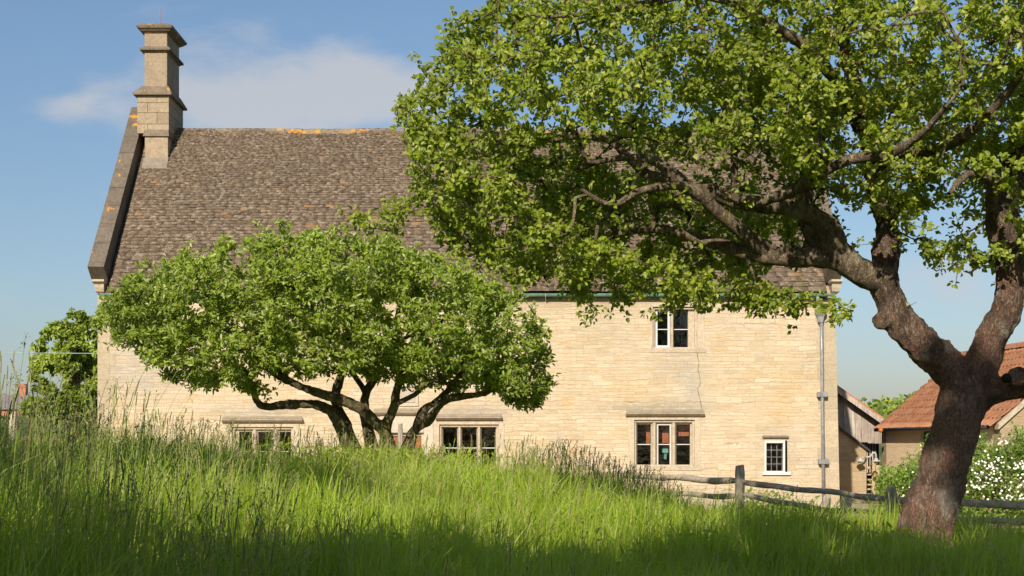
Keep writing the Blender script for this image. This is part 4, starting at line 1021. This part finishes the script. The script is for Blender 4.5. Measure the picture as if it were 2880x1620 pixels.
def far_house(px, Y, w, d, zh, rh, label, wallm='brick', roofm='grey_roof', chim=True):
    x = X(px,Y); g = float(gz(x,Y)); e = empty('far_cottage', (x,Y,g), label, 'house')
    MB().box(x-w/2, x+w/2, Y, Y+d, g-.5, g+zh).build('wall', wallm, e)
    rf = MB().prism_x(x-w/2-.2, x+w/2+.2, [(Y-.3,g+zh-.1),(Y+d/2,g+zh+rh),(Y+d+.3,g+zh-.1)]).build('roof', roofm, e)
    if chim: MB().box(x+w/2-1.0, x+w/2-.2, Y+d/2-.4, Y+d/2+.4, g+zh+rh*.3, g+zh+rh+1.1).build('chimney', 'brick', rf)
    for k in (-.3,.1): MB().box(x+w*k, x+w*k+min(.9,w*.3), Y-.03, Y+.05, g+zh*.35, g+min(1.9, zh-.15)).build('window', 'dark_void', e)
far_house(-40, 150, 7, 6, 1.6, 1.6, 'red brick cottage with a chimney at the far left edge')
far_house(58, 170, 4.5, 6, 1.5, 1.0, 'pale far cottage with grey roof behind the gate pier', 'dressed_stone', chim=False)
far_house(108, 170, 1.6, 5, .9, .5, 'tiny red brick outhouse left of the dark bush', chim=False)
far_house(163, 140, 1.5, 4, .9, .3, 'tiny red brick outhouse seen under the tall tree', chim=False)
# --- white flowering shrub at the right
def shrub(name, pts_fn, n, leafmat, L, label, cat, flowers=0, fx=None):
    Pp = pts_fn(n); c = Pp.mean(0); e = empty(name, (c[0],c[1],float(gz(c[0],c[1]))), label, cat)
    # stems
    g = float(gz(c[0],c[1])); t = Tree(30000); t.limb([(c[0],c[1],g-.2),(c[0]+.05,c[1],g+.4)], [.04,.03], root=True)
    t.grow(Pp[R.choice(len(Pp), min(len(Pp),260), replace=False)], step=.15, rt=.004)
    t.twig_mesh('small_bark', e, 'stem')
    D = unit(R.normal(size=(len(Pp)*5,3))+np.array([0,-.2,.3])); Q = np.repeat(Pp,5,0)+R.normal(0,.06,(len(Pp)*5,3))
    leaves('foliage', Q, D, leafmat, e, L=L, toward=(0,-.5,0))
    if flowers:
        f = fx(flowers); k = 5
        ang = np.tile(np.arange(k)*2*math.pi/k, len(f))+np.repeat(R.random(len(f))*6,k)
        nrm = unit(np.array([-.2,-1,.6])+R.normal(0,.35,(len(f),3))); nr = np.repeat(nrm,k,0)
        a = unit(np.cross(nr,[0,0,1.])); b = np.cross(nr,a)
        Dd = a*np.cos(ang)[:,None]+b*np.sin(ang)[:,None]+nr*.15; m = len(Dd)
        o = leaf_mesh('blossom', np.repeat(f,k,0), Dd, nr, R.uniform(.018,.029,m), R.uniform(.016,.025,m), 'white_petal', e, .1, 0)
        tag(o, kind='stuff')
    return e
def rose_pts(n):
    out = []
    while len(out) < n:
        px = R.uniform(2480,3050); x = X(px,28)
        top = 1222 if px > 2620 else 1345-(px-2480)*.62
        top += 14*math.sin(px*.05)+8*math.sin(px*.17)
        ztop = Z(top,28); z = R.uniform(.15,ztop); y = 28+R.uniform(-1,1)*.9*math.sqrt(max(.05,1-(z/(ztop+.1))**3))
        if mnoise.noise(Vector((x*2.,y*2.,z*2.))) < -.22: continue
        out.append((x,y,z))
    return np.array(out)
def rose_fl(n):
    out = []
    while len(out) < n:
        px = R.uniform(2500,3050); x = X(px,28)
        if px < 2640 and R.random() < .8: continue
        z = R.uniform(.4,Z(1235 if px > 2620 else 1330,28)); 
        if mnoise.noise(Vector((x*3.,5,z*3.))) < -.05: continue
        y = 28-.9*math.sqrt(max(.05,1-(z/2.0)**3))-.06+R.normal()*.04; c = (x,y,z)
        for _ in range(R.integers(1,3)): out.append((x+R.normal()*.06,y-abs(R.normal()*.02),z+R.normal()*.05))
    return np.array(out)
shrub('rose_bush', rose_pts, 3600, 'shrub_leaf', (.05,.09), 'big green bush covered in white flowers behind the leaning trunk', 'bush', 380, rose_fl)
def wallplant(n):
    x = R.normal(X(2170,29),.75,n); y = 29+R.normal(0,.3,n); z = np.abs(R.normal(0,.2,n))*np.exp(-((x-X(2160,29))/1.2)**2)*1.3+.05
    return np.stack([x,y,z],-1)
shrub('garden_shrub', wallplant, 500, 'shrub_leaf', (.05,.10), 'low yellow green shrub behind the fence post, against the farmhouse wall', 'shrub')

# ------------------------------------------------------------------ long grass
def hmap(x, y):
    h = .40+.06*sstep(2,-2,x)+.0*y
    h = h+.22*sstep(-1.3,-2.6,x)*sstep(13,9.5,y)*sstep(3,6,y)
    h = h+.10*sstep(1.8,.6,x)*sstep(12,16,y)
    h = h-.27*sstep(1.4,3.,x)*sstep(14.5,17.5,y)
    return h
def grass():
    N = 230000
    # sample y by density ~ 1/y over the widening frustum
    ys_ = 3.6+R.random(N*3)*(25.5-3.6); wy = .40*ys_+1.3
    xs_ = R.uniform(-1,1,N*3)*wy
    p = (wy/ys_)/((.40*3.6+1.3)/3.6); keep = R.random(N*3) < p*.9
    xs_, ys_ = xs_[keep][:N], ys_[keep][:N]
    # tussock clumping
    cl = np.sin(xs_*5.1+2*np.sin(ys_*3.3))*np.sin(ys_*4.7+2*np.sin(xs_*2.9)); k2 = R.random(len(xs_)) < .66+.38*cl
    xs_, ys_, cl = xs_[k2], ys_[k2], cl[k2]; n = len(xs_)
    z = gz(xs_, ys_)-.02
    big_ = np.sin(xs_*1.7+ys_*.9)+np.sin(xs_*.8-ys_*1.6+2)
    h = hmap(xs_, ys_)*(.42+.80*R.random(n)**.8)*(1+.20*cl+.12*big_)
    w = (.0028+.00030*ys_)*R.uniform(.7,1.5,n)
    fine = R.random(n) < .22; w[fine] *= .65; h[fine] *= 1.3
    a = R.random(n)*2*math.pi; k = np.abs(R.normal(.18,.22,n)); k[R.random(n) < .10] += .6; k[fine] += R.uniform(.1,.7,n)[fine]
    dx, dy = np.cos(a)*k+.05, np.sin(a)*k*.8
    fa = R.normal(0,.9,n)  # facing mostly the viewer side, but varied
    wx, wy_ = np.cos(fa), np.sin(fa)
    V = np.zeros((n,8,3))
    for j, (t, ww) in enumerate(((0,1),(.38,.95),(.72,.6),(1,.08))):
        bend = t**2
        cx = xs_+dx*h*bend; cy = ys_+dy*h*bend; cz = z+h*(t-.32*np.minimum(k,1.2)*t**3)
        V[:,2*j,0] = cx-wx*w*ww; V[:,2*j,1] = cy-wy_*w*ww; V[:,2*j,2] = cz
        V[:,2*j+1,0] = cx+wx*w*ww; V[:,2*j+1,1] = cy+wy_*w*ww; V[:,2*j+1,2] = cz
    b = np.arange(n)[:,None]*8
    Q = np.concatenate([b+np.array([[0,1,3,2]]), b+np.array([[2,3,5,4]]), b+np.array([[4,5,7,6]])], 1).reshape(-1,4)
    o = npmesh('long_grass', V.reshape(-1,3), Q, 'grass_blade'); tag(o, 'long green meadow grass covering the orchard bank', 'grass', kind='stuff')
grass()
def stalks():
    Vs = []; Qs = []; o = 0; n = 2600
    def strip(p, q, w, o):
        d = q-p; s = np.array([w,w*.5,0]); return np.array([p-s,p+s,q+s*.8,q-s*.8])
    for i in range(n):
        u = R.random()
        if u < .36: y = R.uniform(14,21.5); x = R.uniform(-.42*y,.11*y)
        elif u < .58: y = R.uniform(5.5,12.5); x = R.uniform(-.42*y,-.16*y)
        elif u < .78: y = R.uniform(17,22); x = R.uniform(.0,.12*y)
        else: y = R.uniform(6,22); x = R.uniform(-.4*y,.4*y)
        hm = float(hmap(x,y)); h = hm*R.uniform(1.1,1.75)
        z = float(gz(x,y)); a = R.random()*6.28; k = abs(R.normal(.12,.12)); dx, dy = math.cos(a)*k+.05, math.sin(a)*k
        w = .0007+.00008*y; h = h*(1+.32*(y < 11 and x < -.26*y)*R.random()); pts = []
        for t in (0,.3,.6,.82,1): pts.append(np.array([x+dx*h*t*t, y+dy*h*t*t, z+h*(t-.12*k*t**3)]))
        for p, q in zip(pts, pts[1:]): Vs.append(strip(p,q,w,0)); Qs.append([o,o+1,o+2,o+3]); o += 4
        typ = R.random(); e = pts[-1]; d = unit(pts[-1]-pts[-2])
        if typ < .45:    # narrow spike head
            q = e-d*R.uniform(.06,.11); Vs.append(strip(q,e,w*2.4,0)); Qs.append([o,o+1,o+2,o+3]); o += 4
        else:            # open panicle
            m = R.integers(7,14); ln = R.uniform(.10,.2)
            for j in range(m):
                q = e-d*ln*j/m; r_ = unit(R.normal(size=3)+np.array([0,0,.5]))*(.015+.05*j/m*R.random()); c = q+r_
                Vs.append(strip(q,c,w*.6,0)); Qs.append([o,o+1,o+2,o+3]); o += 4
                c2 = c+unit(r_+np.array([0,0,-.01]))*.014; Vs.append(strip(c,c2,w*2.4,0)); Qs.append([o,o+1,o+2,o+3]); o += 4
    ob = npmesh('seed_stalks', np.vstack(Vs), np.array(Qs), 'seed_stalk'); tag(ob, 'brown seed stalks rising above the long grass', 'grass', kind='stuff')
stalks()
def weeds():   # broad leaves among the grass, around the small tree's foot and here and there
    n = 2600; y = np.concatenate([R.normal(19.3,.7,n), R.uniform(6,21,n)]); x = np.concatenate([R.normal(-1.6,.8,n), R.uniform(-.36,.36,n)*y[n:]])
    h = hmap(x,y)*R.random(2*n)**.5*np.concatenate([np.full(n,1.25), np.full(n,.8)])
    Pp = np.stack([x,y,gz(x,y)+h],-1); D = unit(R.normal(size=(2*n,3))+np.array([0,0,.3]))
    o = leaves('meadow_weeds', Pp, D, 'grass_blade', None, L=(.05,.12), asp=.3); tag(o, 'leafy weeds growing among the long grass', 'weeds', kind='stuff')
weeds()

# ------------------------------------------------------------------ light, sky, camera
AZ, EL = math.radians(16.5), math.radians(30)
s = Vector((math.sin(AZ)*math.cos(EL), math.cos(AZ)*math.cos(EL), -math.sin(EL)))
L = bpy.data.lights.new('sun', 'SUN'); L.energy = 4.4; L.angle = math.radians(.55); L.color = (1,.90,.75)
so = bpy.data.objects.new('sun', L); COL.objects.link(so); so.rotation_euler = s.to_track_quat('-Z','Y').to_euler(); so.location = (-10,-20,20)
w = bpy.data.worlds.new('World'); sc.world = w; w.use_nodes = True; nt = w.node_tree
bg = nt.nodes['Background']; bg.inputs['Strength'].default_value = .094
sky = nd(nt, 'ShaderNodeTexSky', sky_type='NISHITA'); sky.sun_disc = False; sky.sun_elevation = EL; sky.sun_rotation = math.radians(197)
sky.air_density = 1.0; sky.dust_density = .9; sky.ozone_density = 2.2; sky.altitude = 80
tc = nd(nt, 'ShaderNodeTexCoord').outputs['Generated']
sep = nd(nt, 'ShaderNodeSeparateXYZ', {0: tc})
yy = mth(nt, 'MAXIMUM', mth(nt, 'ABSOLUTE', sep.outputs[1]), .05)
u = mth(nt, 'DIVIDE', sep.outputs[0], yy); v = mth(nt, 'DIVIDE', sep.outputs[2], yy)
uv = nd(nt, 'ShaderNodeCombineXYZ', {0: u, 1: v}).outputs[0]
mp = nd(nt, 'ShaderNodeMapping', {'Vector': uv, 'Scale': (1,1.9,1)}).outputs[0]
nz = nd(nt, 'ShaderNodeTexNoise', {'Vector': mp, 'Scale': 11., 'Detail': 7., 'Roughness': .52, 'Distortion': .25}).outputs['Fac']
def gauss(cu, cv, su, sv, amp):
    a = mth(nt, 'POWER', mth(nt, 'DIVIDE', mth(nt, 'SUBTRACT', u, cu), su), 2.); b = mth(nt, 'POWER', mth(nt, 'DIVIDE', mth(nt, 'SUBTRACT', v, cv), sv), 2.)
    return mth(nt, 'MULTIPLY', mth(nt, 'EXPONENT', mth(nt, 'MULTIPLY', mth(nt, 'ADD', a, b), -1.)), amp)
g = gauss((800-CX)/F, (HZ-290)/F, .11, .042, .58)
for q in (((190-CX)/F, (HZ-300)/F, .030, .014, .22), ((1050-CX)/F, (HZ-250)/F, .05, .014, .2), ((420-CX)/F, (HZ-230)/F, .05, .03, .04), ((90-CX)/F, (HZ-870)/F, .05, .018, .15), ((2700-CX)/F, (HZ-760)/F, .09, .03, .25), ((300-CX)/F,(HZ-550)/F,.03,.012,.16), ((2600-CX)/F,(HZ-200)/F,.2,.08,.15)):
    g = mth(nt, 'ADD', g, gauss(*q))
cl = mth(nt, 'ADD', nz, g)
cm = nd(nt, 'ShaderNodeMapRange', {'Value': cl, 'From Min': .60, 'From Max': .98, 'To Min': 0., 'To Max': .80}, interpolation_type='SMOOTHSTEP').outputs[0]
hz = nd(nt, 'ShaderNodeMapRange', {'Value': v, 'From Min': 0., 'From Max': .30, 'To Min': 0., 'To Max': 1.}).outputs[0]
skc = mix(nt, 1., sky.outputs[0], ramp(nt, hz, [(0,(.57,.535,.60)),(.35,(.70,.70,.71)),(1,(.79,.82,.83))]), 'MULTIPLY')
cc = mix(nt, cm, skc, (4.4,4.45,4.65))
nt.links.new(cc, bg.inputs[0])
cam = bpy.data.cameras.new('camera'); co = bpy.data.objects.new('camera', cam); COL.objects.link(co)
co.location = (0,0,EYE); co.rotation_euler = (math.radians(90),0,0)
cam.sensor_width = 36; cam.lens = 36*F/2880; cam.shift_y = (HZ-810)/2880; cam.clip_start = .1; cam.clip_end = 6000
sc.camera = co
sc.view_settings.view_transform = 'Standard'; sc.view_settings.look = 'None'; sc.view_settings.exposure = 0.5; sc.view_settings.gamma = 1
try: sc.view_settings.use_curve_mapping = False
except Exception: pass
sc.cycles.max_bounces = 7; sc.cycles.diffuse_bounces = 3; sc.cycles.transmission_bounces = 4; sc.cycles.transparent_max_bounces = 6; sc.cycles.caustics_reflective = False; sc.cycles.caustics_refractive = False
sc.cycles.use_adaptive_sampling = True; sc.cycles.adaptive_threshold = .02
